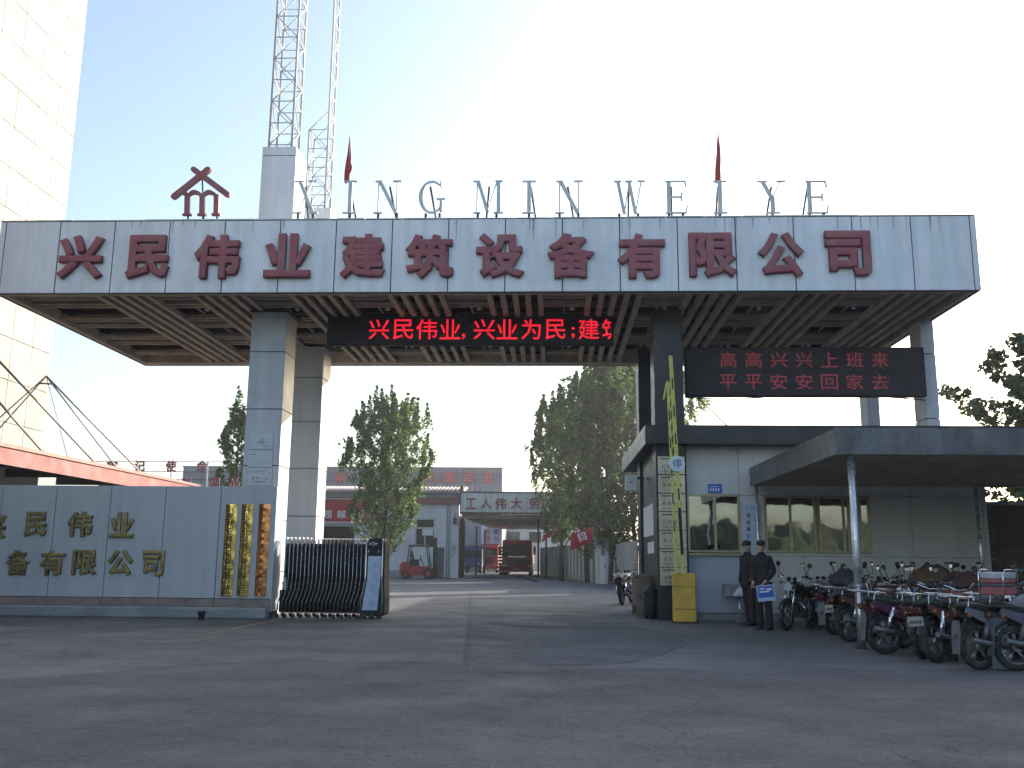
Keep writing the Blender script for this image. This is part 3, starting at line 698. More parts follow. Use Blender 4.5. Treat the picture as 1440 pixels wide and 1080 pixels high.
mb.build('label_panel', mat('pale_blue_label', (.42, .50, .62), .5, 0, .15, 5), rg)
for i in range(4): text_obj('faded_character', '兴民伟业'[i], (hx0+.22-(.04 if i > 1 else 0), yq-.009, zt_-.2-.28*i), XU, ZU, .14, .15, .001, mat('faded_blue', (.25, .36, .56), .6, 0, .2, 9), rg, 0)
mb = MB(); cx_ = at(526, 763, YG).x; cz = at(526, 765, YG).z
mb.torus((cx_, yq-.006, cz), .035, .009, n=16, m=6)
for dx in (-.07, .07): mb.ball((cx_+dx, yq-.006, cz), .02, .01, .02)
mb.tube([(cx_-.11, yq-.006, cz-.13), (cx_-.11, yq-.006, cz-.25)], .008, 6); mb.tube([(cx_+.13, yq-.006, cz-.13), (cx_+.13, yq-.006, cz-.25)], .008, 6)
mb.build('emblem', M_chrome, rg)
mb = MB(); mb.box(cx_-.13, cx_+.15, yq-.012, yq, cz-.2, cz-.12); mb.build('sensor_bar', M_glassd, rg)
mb = MB(); mb.tube([(hx1-.06, yq-.01, .1), (hx1-.05, yq-.01, .45), (hx1-.08, yq-.01, .9), (hx1-.08, yq-.01, gh)], .018, 8); mb.tube([(hx0-.0, yq-.01, gh-.02), (hx0-.0, yq-.01, .85), (hx0-.09, yq-.01, .4), (hx0-.1, yq-.01, .1)], .016, 8); mb.build('trim_tube', M_chrome, rg)
for x in (hx0-.02, hx0+.16, hx1-.12): mb = MB(); mb.tube([(x, yq-.01, .06), (x, yq+.05, .06)], .058, 14); mb.build('wheel', M_tyre, rg)

# ================================================================== LEFT BUILDING AND RED CANOPY
bX, bY1 = -16.9, 30.0
lbg = thing('cream_tower_building', 'tall cream panelled building blazing in the sun at the left edge', 'building', (-25, 20, 0))
mb = MB(); mb.box(-40, bX-.03, 6, bY1-.02, 0, 32); mb.build('wall', mat('grey_joint', (.14, .14, .135), .8, 0, .1), lbg)
pm = MB(); pm.box(0, .03, .012, 1.15-.012, .012, 1.31-.012); pme = pm.mesh('panel', M_cream)
for c_ in range(9):
    for r_ in range(21): link_mesh('panel', pme, lbg, Vector((bX-.028, bY1-(c_+1)*1.15, 1.45+r_*1.31))-lbg.location)
# wing canopy
rc = thing('red_canopy', 'low canopy with a broad red fascia behind the sign wall', 'canopy', (-15, 24, 0))
cX = -13.9
ya, yb = 18.0, 36.5
zc1 = at(0, 622, cX/ray(0, 622).x*ray(0, 622).y).z; zc0 = at(0, 652, cX/ray(0, 652).x*ray(0, 652).y).z
mb = MB(); mb.box(cX-.05, cX, ya, yb, zc0, zc1-.1); mb.build('fascia', M_redfas, rc)
mb = MB(); mb.box(cX-.15, cX+.06, ya, yb, zc1-.095, zc1); mb.build('gutter', mat('pink_trim', (.24, .09, .07), .5, 0, .12, 1), rc)
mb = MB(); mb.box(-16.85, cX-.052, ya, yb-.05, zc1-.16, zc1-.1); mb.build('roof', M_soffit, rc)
mb = MB(); mb.box(-16.85, cX-.052, yb-.05, yb, zc0, zc1-.1); mb.build('end_fascia', M_redfas, rc)
for k in range(6): mb = MB(); mb.box(-16.85, cX-.06, ya+1+k*3, ya+1.12+k*3, zc0+.1, zc1-.165); mb.build('rafter', M_steel, rc)
mb = MB(); mb.box(-16.7, -16.5, 34, 34.2, 0, zc1-.17); mb.box(-16.7, -16.5, 20, 20.2, 0, zc1-.17); mb.build('post', M_steel, rc)
# stay rods
ax = -14.4
def on_edge(px):     # point of the canopy edge seen at px
    d = ray(px, 640); return Vector((cX-.1, cX/d.x*d.y, zc1))
ap = at(65, 529, -14.6/ray(65, 529).x*ray(65, 529).y)
stays = thing('stay_mast', 'thin steel A shaped mast with stay rods holding the red canopy', 'mast', (ap.x, ap.y, zc1), 'stay masts of the red canopy')
mb = MB(); bs = Vector((-16.2, ap.y-1.6, zc1))
for dy in (-.35, .35): mb.tube([(ap.x, ap.y, ap.z), (-16.6, ap.y+dy-.2, zc1-.08)], .022, 8)
mb.tube([(ap.x-.15, ap.y-.05, ap.z-.22), (ap.x+.18, ap.y+.05, ap.z-.22)], .025, 8); mb.build('strut', mat('grey_rod', (.30, .29, .27), .5, .3, .1), stays)
for px, r_ in ((100, .010), (170, .022), (205, .028)):
    e = on_edge(px); mb = MB(); mb.tube([(ap.x, ap.y, ap.z), e], r_, 6); mb.ball(e, .05); mb.build('stay_rod', MATS['grey_rod'], stays)
s2 = thing('stay_mast', 'stay rods coming down from beyond the left edge of the frame to the red canopy', 'mast', (-14.6, 17, zc1), 'stay masts of the red canopy')
A2 = Vector((-15.2, 17.0, ap.z+.3))
mb = MB()
for dy in (-.35, .35): mb.tube([A2, (-16.6, 17+dy, zc1-.08)], .035, 8)
mb.build('strut', MATS['grey_rod'], s2)
for px, py0 in ((140, 509), (65, 567)):
    e = on_edge(px); q = at(0, py0, 1); d = ray(0, py0); Yq = -14.3/d.x*d.y; Q = Vector((0, 0, EYE))+d*(Yq/d.y)
    far = e+(Q-e)*1.25; mb = MB(); mb.tube([far, e], .03, 8); mb.ball(e, .06); mb.build('stay_rod', MATS['grey_rod'], s2)

# slogan letters 牢记使命 on a wire frame, far behind the wall
Ys = 44.
sl_ = thing('slogan_letters', 'dark red slogan characters strung on thin wires above the red canopy', 'letter sign', (at(220, 680, Ys).x, Ys, 0))
for ch, px in (('牢', 158), ('记', 197), ('使', 241), ('命', 284.5)):
    p = at(px, 655.5, Ys); text_obj('character', ch, (p.x, Ys, p.z), XU, ZU, 15.5/29.5, 16.5/29.5, .06, (M_red, M_redside), sl_, .03)
mb = MB()
for py in (649, 663, 674): a = at(128, py, Ys+.05); b = at(330, py+.5, Ys+.05); mb.tube([a, b], .015, 5)
for px in (158, 197, 241, 285): a = at(px, 660, Ys+.06); mb.tube([a, (a.x, a.y, 0)], .02, 5)
mb.build('wire_frame', M_steel, sl_)
p = at(292.5, 650, Ys-1); mb = MB(); mb.tube([(p.x, p.y, 0), (p.x, p.y, p.z)], .045, 8)
tag(mb.build('white_post', M_white), 'slim white post beside the slogan character on wires', 'post')
s3 = thing('slogan_letters', 'red framed characters just showing above the sign wall beside the left column', 'letter sign', (at(290, 680, Ys-2).x, Ys-2, 0))
for ch, px in (('高', 263), ('国', 302.5), ('品', 330)):
    p = at(px, 679, Ys-2); text_obj('character', ch, (p.x, Ys-2, p.z), XU, ZU, 14/31., 15/31., .06, (M_red, M_white), s3, .03)
mb = MB()
for px in (263, 302.5, 330): a = at(px, 682, Ys-1.95); mb.tube([a, (a.x, a.y, 0)], .02, 5)
mb.build('support', M_steel, s3)

# ================================================================== YARD: GREY HALL, FACTORY, SHED
def ribbed(x0, x1, y, z0, z1, m, parent, name, step=.3, out=-.03):
    n = int((x1-x0)/step); mb = MB(); vs = []
    for i in range(n+1):
        x = x0+i*step
        for dx, dy in ((0, 0), (step*.55, 0), (step*.65, out), (step*.9, out)): 
            if x+dx <= x1: vs += [(x+dx, y+dy, z0), (x+dx, y+dy, z1)]
    k = len(vs)//2
    mb.add(vs, [(2*i, 2*i+2, 2*i+3, 2*i+1) for i in range(k-1)]); mb.box(x0, x1, y+.02, y+.2, z0, z1)
    return mb.build(name, m, parent)
YH = 108.
hall = thing('grey_hall', 'long grey corrugated hall with red characters far behind the yard', 'building', (at(480, 700, YH).x, YH, 0))
hx0_, hx1_ = at(255, 700, YH).x, at(706, 700, YH).x; hz = at(580, 658.5, YH).z
ribbed(hx0_, hx1_, YH, 0, hz, M_greyb, hall, 'wall', .6, -.05)
mb = MB(); zq = at(580, 672, YH).z; mb.box(hx0_, hx1_, YH-.06, YH-.052, zq-.6, zq+.6); mb.build('stripe', mat('darker_stripe', (.10, .11, .14), .5, 0, .1, .5), hall)
mb = MB(); mb.box(hx0_, hx1_, YH+.2, YH+40, 0, hz-.2); mb.box(hx0_-.1, hx1_+.1, YH-.1, YH+.25, hz, hz+.15); mb.build('body', M_greyb, hall)
for ch, px in (('南', 479), ('川', 606), ('国', 632), ('百', 659.5), ('业', 687)):
    p = at(px, 671, YH-.1); text_obj('character', ch, (p.x, YH-.1, p.z), XU, ZU, 15/12.3, 15/12.3, .15, (mat('bright_red_sign', (.50, .06, .06), .5, 0, .1, 3), M_redside), hall, .03)
    q = MB(); 
    for s in (-.72, .72): q.box(p.x+s-.02, p.x+s+.02, YH-.13, YH-.09, p.z-.7, p.z+.7); q.box(p.x-.72, p.x+.72, YH-.125, YH-.095, p.z+s-.02, p.z+s+.02)
    q.build('character_frame', MATS['bright_red_sign'], hall)

YA = 68.
fac = thing('whitewashed_workshop', 'low whitewashed workshop with brown red eaves and a red banner', 'building', (at(540, 800, YA).x, YA, 0))
fx0, fx1 = at(345, 800, YA).x, at(644, 800, YA).x
zf = lambda py: at(600, py, YA).z
wx0, wx1_ = at(584, 750, YA).x, at(611, 750, YA).x; dx0, dx1 = at(613, 790, YA).x, at(624.5, 790, YA).x; ox0, ox1 = at(440, 760, YA).x, at(498, 760, YA).x
mb = MB()
zt = zf(709)
def wallrun(x0, x1, z0, z1): mb.box(x0, x1, YA, YA+.3, z0, z1)
wallrun(fx0, ox0, 0, zt); wallrun(ox0, ox1, zf(741), zt); wallrun(ox1, wx0, 0, zt); wallrun(wx0, wx1_, 0, zf(770)); wallrun(wx0, wx1_, zf(730), zt); wallrun(wx1_, dx0, 0, zt); wallrun(dx0, dx1, zf(770), zt); wallrun(dx1, fx1, 0, zt)
mb.build('wall', M_wallw, fac)
mb = MB(); mb.box(fx0+.3, fx1-.3, YA+8, YA+8.3, 0, zt); mb.box(fx0+.01, fx0+.3, YA+.31, YA+8, 0, zt); mb.box(fx1-.3, fx1-.01, YA+.31, YA+3, 0, zt); mb.box(fx0, fx1, YA+.02, YA+8.3, zt+.002, zt+.1); mb.build('inner_wall', M_soffit, fac)
mb = MB(); mb.box(fx0, fx1+.15, YA-.25, YA+.3, zf(709)+.002, zf(700)); mb.build('eaves_band', M_tiled, fac)
mb = MB(); mb.box(fx0, fx1+.2, YA-.3, YA+.1, zf(700)+.002, zf(693)); mb.build('eaves_panel', M_conc, fac)
# tiled roof edge
rb = MB(); zr0, zr1 = zf(693)+.003, zf(688)
n = int((fx1+.6-fx0)/.28)
for i in range(n): x = fx0+i*.28; rb.tube([(x+.1, YA-.6, zr0+.05), (x+.1, YA+2.5, zr0+.55)], .11, 6)
rb.box(fx0, fx1+.5, YA-.5, YA+2.6, zr0-.002, zr0+.03)
rr = rb.build('roof_tile_edge', mat('pale_tile', (.42, .36, .34), .7, 0, .2, 2), fac); rr['kind'] = 'stuff'
mb = MB(); mb.box(fx1+.1, fx1+.35, YA-.55, YA+.1, zf(722), zr0+.5); mb.build('corner_gutter', M_tiled, fac)
# window, door, pipes
fr = MB()
for (x0, x1, z0, z1) in ((wx0, wx1_, zf(770), zf(769)), (wx0, wx1_, zf(731), zf(730)), (wx0, wx0+.07, zf(769), zf(731)), (wx1_-.07, wx1_, zf(769), zf(731)), (wx0+.07, wx1_-.07, zf(743.5), zf(741.5)), ((wx0+wx1_)/2-.04, (wx0+wx1_)/2+.04, zf(769), zf(743.5))): fr.box(x0, x1, YA+.08, YA+.16, z0, z1)
fo = fr.build('window', M_white, fac)
mb = MB(); mb.box(wx0+.07, wx1_-.07, YA+.13, YA+.14, zf(769), zf(731)); mb.build('pane', M_glassd, fo)
mb = MB(); mb.box(wx0+.5, wx1_-.12, YA+.06, YA+.075, zf(753), zf(744)); mb.build('notice', M_paper, fo)
mb = MB(); mb.box(dx0, dx1, YA+.1, YA+.16, 0.02, zf(770)-.002); mb.build('door', mat('green_grey_door', (.10, .12, .11), .6, 0, .15), fac)
for px in (628, 631.5): x = at(px, 760, YA).x; mb = MB(); mb.tube([(x, YA-.06, 0), (x, YA-.06, zt)], .04, 6); mb.build('drainpipe', M_conc, fac)
x = at(640, 730, YA).x; mb = MB(); mb.box(x-.12, x+.12, YA-.2, YA-.002, zf(737), zf(728)); mb.tube([(x, YA-.1, zf(728)), (x, YA-.1, zf(720))], .03, 6); mb.build('wall_lamp', M_steel, fac)
for i, ch in enumerate('风广'): p = at(638, 772+i*9, YA); text_obj('stencil_character', ch, (p.x, YA-.002, p.z), XU, ZU, .38, .38, .003, M_steel, fac, 0)
mb = MB(); mb.box(fx0, ox0-.01, YA-.05, YA-.01, 0, .9); mb.box(ox1+.01, dx0-.3, YA-.04, YA-.01, 0, .5); mb.build('dado', M_conc, fac)
# banner
bn = thing('red_banner', 'long red banner with white characters under the workshop eaves', 'banner', (at(490, 730, YA).x, YA-.15, zf(735)))
mb = MB(); bz0, bz1 = zf(735), zf(703); x0, x1 = at(395, 720, YA).x, at(540, 720, YA).x
n = 30; vs = []
for i in range(n+1): x = x0+(x1-x0)*i/n; dy = .03*math.sin(i*.9); vs += [(x, YA-.3+dy, bz0), (x, YA-.3-dy*.4, bz1)]
mb.add(vs, [(2*i, 2*i+2, 2*i+3, 2*i+1) for i in range(n)]); mb.box(x0, x1, YA-.26, YA-.24, bz0, bz1); mb.build('cloth', M_flag, bn)
for ch, px in (('超', 461), ('越', 480), ('极', 498), ('限', 515), ('创', 531)):
    p = at(px, 723, YA-.35); text_obj('character', ch, (p.x, YA-.345, p.z), XU, ZU, 12/18.7, 11/18.7, .01, M_paper, bn, .01)
mb = MB(); mb.box(x0, x1, YA-.35, YA-.24, bz0-.08, bz0-.002); mb.box(x0, x1, YA-.35, YA-.24, bz1+.002, bz1+.05); mb.build('rail', M_white, bn)

# open shed with the slogan board
YS = 67.
sh = thing('vehicle_shed', 'open sided truck shed with a white slogan board along its front', 'shed', (at(740, 800, YS).x, YS, 0))
sx0, sx1 = at(648, 710, YS).x, at(852, 710, YS).x; z0, z1 = at(720, 720.5, YS).z, at(720, 693.5, YS).z
mb = MB(); nP = 24; pwid = (sx1-sx0)/nP
pme_ = MB(); pme_.box(.008, pwid-.008, 0, .04, 0, z1-z0); pm_ = pme_.mesh('board_panel', M_white)
for i in range(nP): link_mesh('board_panel', pm_, sh, Vector((sx0+i*pwid, YS, z0))-sh.location)
mb = MB(); mb.box(sx0-.08, sx1+.08, YS-.03, YS+.06, z1+.002, z1+.1); mb.box(sx0-.08, sx1+.08, YS+.045, YS+.3, z0-.12, z1); mb.build('frame', M_steel, sh)
for ch, px in (('工', 662), ('人', 683.5), ('伟', 704), ('大', 726), ('劳', 752), ('动', 774), ('光', 797), ('荣', 820)):
    p = at(px, 708, YS-.05); text_obj('character', ch, (p.x, YS-.004, p.z), XU, ZU, 15.5/19.2, 15.5/19.2, .05, (mat('faded_maroon', (.30, .08, .08), .6, 0, .15, 2), M_redside), sh, .02)
# sloping corrugated roof going back and down
rb = MB(); D = 34; nn = int((sx1-sx0)/.5)
zbk = z0+.45
vs = []
for i in range(nn*2+1):
    x = sx0+i*.25; dz = .05*(i % 2); 
    if x > sx1: break
    vs += [(x, YS+.3, z0-.14+dz), (x, YS+D, zbk-.3+dz)]
k = len(vs)//2; rb.add(vs, [(2*i, 2*i+2, 2*i+3, 2*i+1) for i in range(k-1)]); rb.build('roof', M_corr, sh)
for j in range(8): y = YS+.8+j*(D-1.2)/7; zz = z0-.14+(zbk-.3-z0+.14)*(y-YS-.3)/(D-.3); mb = MB(); mb.box(sx0, sx1, y, y+.15, zz-.28, zz-.02); mb.build('purlin', M_beam, sh)
for px in (649, 757, 768):
    x = at(px, 780, YS+2).x; mb = MB(); mb.tube([(x, YS+2, 0), (x, YS+2, z0-.3)], .07, 8); mb.build('post', M_steel, sh)
for yy in (YS+12, YS+22):
    for x in (sx0+.2, sx0+11, sx1-2.): mb = MB(); mb.tube([(x, yy, 0), (x, yy, z0-.6)], .08, 8); mb.build('post', M_steel, sh)

# far white building seen under the shed
YK = 122.
fb = thing('far_white_building', 'white two storey building glimpsed beneath the shed roof', 'building', (at(740, 780, YK).x, YK, 0))
kx0, kx1 = at(672, 760, YK).x, at(860, 760, YK).x; kz = at(700, 732, YK).z
mb = MB(); mb.box(kx0, kx1, YK, YK+10, 0, kz); mb.build('wall', M_white, fb)
for pa, pb_ in ((714, 731), (744, 761), (775, 792)):
    q0 = at(pa, 763, YK); q1 = at(pb_, 748, YK); mb = MB(); mb.box(q0.x, q1.x, YK-.05, YK-.01, q0.z, q1.z); w_ = mb.build('window', M_steel, fb)
    mb = MB(); mb.box(q0.x+.1, (q0.x+q1.x)/2-.05, YK-.07, YK-.055, q0.z+.1, q1.z-.1); mb.box((q0.x+q1.x)/2+.05, q1.x-.1, YK-.07, YK-.055, q0.z+.1, q1.z-.1); mb.build('pane', M_glassd, w_)
p = at(660, 780, YK); mb = MB(); mb.box(at(646, 780, YK).x, at(662, 780, YK).x, YK, YK+8, 0, at(655, 752, YK).z)
lo = mb.build('low_store', M_greyb); tag(lo, 'low dark store building visible left of the trucks under the shed', 'building')
YP = 100.
p0 = at(676, 772, YP); p1 = at(706, 738, YP)
pb = thing('slogan_board', 'white standing board with red and blue characters behind the trucks', 'notice board', ((p0.x+p1.x)/2, YP, 0))
mb = MB(); mb.box(p0.x, p1.x, YP, YP+.1, p0.z, p1.z+.4); mb.build('board', mat('board_blue_white', (.50, .56, .66), .5, 0, .05), pb)
mb = MB(); mb.box(p0.x+.1, p0.x+.25, YP+.02, YP+.09, 0, p0.z-.002); mb.box(p1.x-.25, p1.x-.1, YP+.02, YP+.09, 0, p0.z-.002); mb.build('leg', M_steel, pb)
for ch, px, py in (('管', 685.5, 748), ('理', 685.5, 757.5), ('参', 697.5, 748), ('与', 697.5, 757.5), ('员', 685.5, 767.5), ('全', 697.5, 767.5)):
    q = at(px, py, YP); text_obj('character', ch, (q.x, YP-.002, q.z), XU, ZU, .62, .62, .02, MATS['bright_red_sign'] if px < 690 else M_blue, pb, .01)

# ribbed panel fence on the right of the yard
def pxg(px, py): q = gnd(px, py); return q
fA = Vector((at(760, 806, 84).x, 84, 0)); fB = Vector((at(838, 814, 59).x, 59, 0))
fe = thing('panel_fence', 'cream ribbed sheet fence running along the right side of the yard', 'fence', fB)
nF = 18; dF = (fB-fA)/nF; hF = at(840, 765, 60).z
hF = 2.35
for i in range(nF):
    q = fA+dF*i; q2 = fA+dF*(i+1)
    mb = MB(); d_ = (q2-q).normalized(); nr = Vector((-d_.y, d_.x, 0)); L = (q2-q).length
    vs = []
    for j in range(5):
        for u, v in ((0, 0), (.5, 0), (.62, -.04), (.88, -.04)):
            s_ = (j+u)/5*L*.985; pnt = q+d_*s_+nr*v; vs += [(pnt.x, pnt.y, 0.02), (pnt.x, pnt.y, hF)]
    k = len(vs)//2; mb.add(vs, [(2*a_, 2*a_+2, 2*a_+3, 2*a_+1) for a_ in range(k-1)]); mb.build('fence_panel', mat('cream_sheet', (.40, .38, .33), .6, 0, .12, 1, streak=.25), fe)
mb = MB(); mb.tube([fA+Vector((.1, .1, hF)), fB+Vector((.1, .1, hF))], .05, 6); mb.build('rail', M_steel, fe)
c1 = Vector((at(868.5, 820, 54.9).x, 54.9, 0)); c2 = Vector((at(897, 830, 44).x, 44, 0)); dv = (c2-c1); nv = Vector((-dv.y, dv.x, 0)).normalized()*.12
for k in range(7):
    a = c1+dv*(k/7+.002); b = c1+dv*((k+1)/7-.002); mb = MB(); mb.add([(*q.xy, z) for z in (.0, 2.25) for q in (a, b, b-nv, a-nv)], [(0, 1, 2, 3), (4, 5, 6, 7), (0, 1, 5, 4), (1, 2, 6, 5), (2, 3, 7, 6), (3, 0, 4, 7)])
    o = mb.build('wall_panel', MATS['cream_sheet'], None)
    if k == 0: yw = thing('yard_wall', 'smooth cream wall from the small white cabin towards the gatehouse', 'wall', c1)
    o.parent = yw; o.location = -c1
# white kiosk with door
YQ = 55.
kq0, kq1 = at(839.5, 800, YQ).x, at(868, 800, YQ).x; kzt = at(850, 764, YQ).z
ko = thing('small_white_cabin', 'small white cabin with a half glazed double door beside the yard fence', 'cabin', ((kq0+kq1)/2, YQ, 0))
mb = MB(); mb.box(kq0, kq1, YQ, YQ+3, 0, kzt); mb.box(kq1+.002, kq1+.05, YQ+.01, YQ+2.9, 0, kzt-.01); mb.build('wall', M_white, ko)
mb = MB(); mb.box(kq0-.15, kq1+.25, YQ-.2, YQ+3.2, kzt+.002, kzt+.12); mb.build('roof', M_greyb, ko)
for (a_, b_2) in ((844, 852), (854, 863)):
    u0, u1 = at(a_, 790, YQ).x, at(b_2, 790, YQ).x; mb = MB(); mb.box(u0, u1, YQ-.04, YQ-.002, .02, at(850, 768, YQ).z); dd = mb.build('door', M_paper, ko)
    mb = MB(); mb.box(u0+.05, u1-.05, YQ-.055, YQ-.042, at(850, 781, YQ).z, at(850, 771, YQ).z); mb.build('pane', mat('grey_pane', (.18, .22, .27), .2, 0, .1), dd)
    mb = MB(); mb.box(u1-.08, u1-.04, YQ-.08, YQ-.042, .9, 1.2); mb.build('handle', M_steel, dd)
# spindly barrow stand in front
p = gnd(853, 817); mb = MB()
mb.tube([(p.x, YQ-1, .05), (p.x, YQ-1, 1.5)], .03, 6); mb.tube([(p.x-.25, YQ-1, .06), (p.x+.25, YQ-1, .06)], .03, 6); mb.tube([(p.x-.2, YQ-1, 1.45), (p.x+.25, YQ-1, 1.45)], .03, 6); mb.box(p.x+.05, p.x+.2, YQ-1.05, YQ-.95, .9, 1.3)
tag(mb.build('hand_pump', M_steel), 'thin dark hand pump standing before the white cabin door', 'pump')
# flags in the yard
def yard_flag(px, py, Yf, lab, text=None, sz=20, lean=.0):
    p = at(px, py, Yf); t = thing('yard_flag', lab, 'flag', (p.x+.4, Yf, 0), 'small red flags in the yard')
    mb = MB(); mb.tube([(p.x+.55, Yf, 0), (p.x+.45, Yf, p.z+.75)], .02, 6); mb.build('pole', M_wood, t)
    mb = MB(); n = 8; vs = []
    for j in range(n+1):
        for i in range(n+1):
            u, v = i/n, j/n; x = p.x+.45-u*sz/18-v*.1; z = p.z+.6-v*.042*sz-u*.36+.0; vs.append((x, Yf+.07*math.sin(u*7+v*3), z+.03*math.sin(u*6)))
    mb.smooth = True; mb.add(vs, [(j*(n+1)+i, j*(n+1)+i+1, (j+1)*(n+1)+i+1, (j+1)*(n+1)+i) for j in range(n) for i in range(n)]); mb.build('cloth', M_flag, t)
    if text: 
        U_ = Vector((1, 0, .36)).normalized(); text_obj('character', text, (p.x-.12, Yf-.12, p.z+.08), U_, Vector((-.36, 0, 1)).normalized(), .42, .42, .01, M_paper, t, .01)
yard_flag(822, 757, 50, 'red flag with a white character hanging before the poplars', '目')
yard_flag(768, 757, 66, 'farthest left small red flag beside the truck shed posts', None, 12)
yard_flag(785, 755, 64, 'small red flag nearer the poplars at the shed corner', None, 14)

# ================================================================== VEHICLES IN THE YARD
def wheel_mesh(mb, c, r, wdt, axis='X', n=18):
    c = Vector(c); ax_ = {'X': Vector((1, 0, 0)), 'Y': Vector((0, 1, 0))}[axis]
    mb.tube([c-ax_*wdt/2, c+ax_*wdt/2], r, n)
def truck(px, Yt, label, col, wid=2.5, H=3.1, load=None, ztarget=None):
    p = at(px, 800, Yt); t = thing('lorry', label, 'truck', (p.x, Yt, 0), 'red lorries parked under the shed')
    x = p.x; hw = wid/2
    def rings(pts, x0, x1): mb = MB(); mb.prism(pts, (x0, Yt, 0), (0, 1, 0), ZU, (1, 0, 0), 0, x1-x0); return mb
    # cab, side outline in (depth, height)
    cab = [(0, .55), (.0, 1.55), (.10, 1.7), (.28, H-.25), (.5, H), (1.9, H+.05), (1.9, .55)]
    rings(cab, x-hw, x+hw).build('cab', col, t, bevel=.05)
    ws = MB(); ws.add([(x-hw+.16, Yt+.085, 1.72), (x+hw-.16, Yt+.085, 1.72), (x+hw-.22, Yt+.24, H-.38), (x-hw+.22, Yt+.24, H-.38)], [(0, 1, 2, 3)]); ws.build('windscreen', M_glassd, t)
    mb = MB(); mb.prism([(-.02, 1.62), (-.16, H-.30), (.0, H-.16), (.3, H-.15), (.25, H-.3), (.05, 1.62)], (x-hw+.1, Yt+.02, 0), (0, 1, 0), ZU, (1, 0, 0), 0, 2*hw-.2) if False else mb.box(x-hw+.1, x+hw-.1, Yt+.02, Yt+.34, H-.34, H-.2); mb.build('sun_visor', col, t)
    mb = MB(); [mb.box(x-hw+.45, x+hw-.45, Yt-.03, Yt-.001, .95+.14*k, 1.03+.14*k) for k in range(4)]; mb.build('grille', M_steel, t)
    mb = MB(); mb.box(x-hw+.55, x+hw-.55, Yt-.03, Yt-.002, 1.55, 1.61); mb.build('badge_strip', M_chrome, t)
    mb = MB(); mb.box(x-hw-.02, x+hw+.02, Yt-.12, Yt+.3, .38, .70); bp = mb.build('bumper', col, t, bevel=.03)
    mb = MB(); mb.box(x-hw, x+hw, Yt-.10, Yt+.25, .28, .375); mb.build('bumper_lip', M_white, t)
    mb = MB(); mb.box(x-.3, x+.3, Yt-.135, Yt-.122, .46, .60); mb.build('number_plate', M_plate, t)
    for s in (-1, 1):
        mb = MB(); mb.box(x+s*(hw-.22)-.18, x+s*(hw-.22)+.18, Yt-.04, Yt+.02, .74, .90); mb.build('headlight', M_lens, t, bevel=.02)
        mb = MB(); mb.tube([(x+s*hw, Yt+.4, H-.5), (x+s*(hw+.22), Yt+.1, H-.45), (x+s*(hw+.22), Yt+.1, 1.75)], .02, 6); mb.box(x+s*(hw+.22)-.1, x+s*(hw+.22)+.1, Yt+.04, Yt+.09, 1.75, H-.55); mb.build('mirror', M_blackmat, t)
        for yy in (1.1, 4.6, 7.6, 8.8):
            mb = MB(); wheel_mesh(mb, (x+s*(hw-.17), Yt+yy, .5), .5, .3); wo = mb.build('wheel', M_tyre, t)
        mb = MB(); mb.tube([(x+s*(hw-.4), Yt+.1, H+.06), (x+s*(hw-.4), Yt+.1, H+.12)], .06, 6); mb.build('marker_lamp', mat('amber', (.22, .08, .015), .3, 0, 0), t)
    mb = MB(); mb.box(x-.4, x+.4, Yt+1.95, Yt+9.5, .6, .9); mb.build('chassis', M_steel, t)
    mb = MB(); mb.box(x-hw, x+hw, Yt+2.2, Yt+9.6, .95, 1.1); mb.box(x-hw, x-hw+.06, Yt+2.2, Yt+9.6, 1.1, 2.1); mb.box(x+hw-.06, x+hw, Yt+2.2, Yt+9.6, 1.1, 2.1); mb.box(x-hw+.062, x+hw-.062, Yt+2.2, Yt+2.3, 1.1, 2.9); mb.build('cargo_bed', load or M_steel, t)
    return t
truck(727, 82, 'nearer dark red lorry facing the gate under the shed', M_truckred, 2.6, 3.0, M_wood)
truck(684.5, 96, 'farther bright red lorry beside the blue one', mat('truck_red_bright', (.62, .05, .05), .4, 0, .1, 1.5), 2.3, 2.75)
# a load of timber scaffolding boards beside the near truck
p = at(706.5, 800, 80)
t = thing('scaffold_stack', 'dark stack of scaffold tubes between the two red lorries', 'stack', (p.x, 80, 0))
for i in range(9):
    mb = MB(); 
    for j in range(4): mb.tube([(p.x-.3+j*.2+rng.uniform(-.05, .05), 80+rng.uniform(0, .3), .15+i*.27), (p.x-.3+j*.2, 87, .15+i*.27)], .09, 6)
    mb.build('tube_layer', M_wood if i % 2 else M_steel, t)
# blue machine beside left truck
p = at(663, 800, 92); xx = p.x
t = thing('blue_lorry', 'dark blue lorry with a boxy cab at the left under the shed', 'truck', (xx, 92, 0))
Mb = mat('truck_blue', (.05, .05, .16), .5, 0, .2)
mb = MB(); mb.box(xx-1.0, xx+1.0, 92, 93.8, .6, 2.4); mb.build('cab', Mb, t, bevel=.08)
mb = MB(); mb.box(xx-.85, xx+.85, 91.97, 91.995, 1.5, 2.2); mb.build('windscreen', M_glassd, t)
mb = MB(); mb.box(xx-1.1, xx+1.1, 94, 99, 1.0, 2.7); mb.build('cargo_box', Mb, t)
for s in (-1, 1):
    for yy in (92.9, 96, 98): mb = MB(); wheel_mesh(mb, (xx+s*.85, yy, .45), .45, .25); mb.build('wheel', M_tyre, t)
    mb = MB(); mb.box(xx+s*.7-.13, xx+s*.7+.13, 91.96, 91.998, .8, .98); mb.build('headlight', M_lens, t)

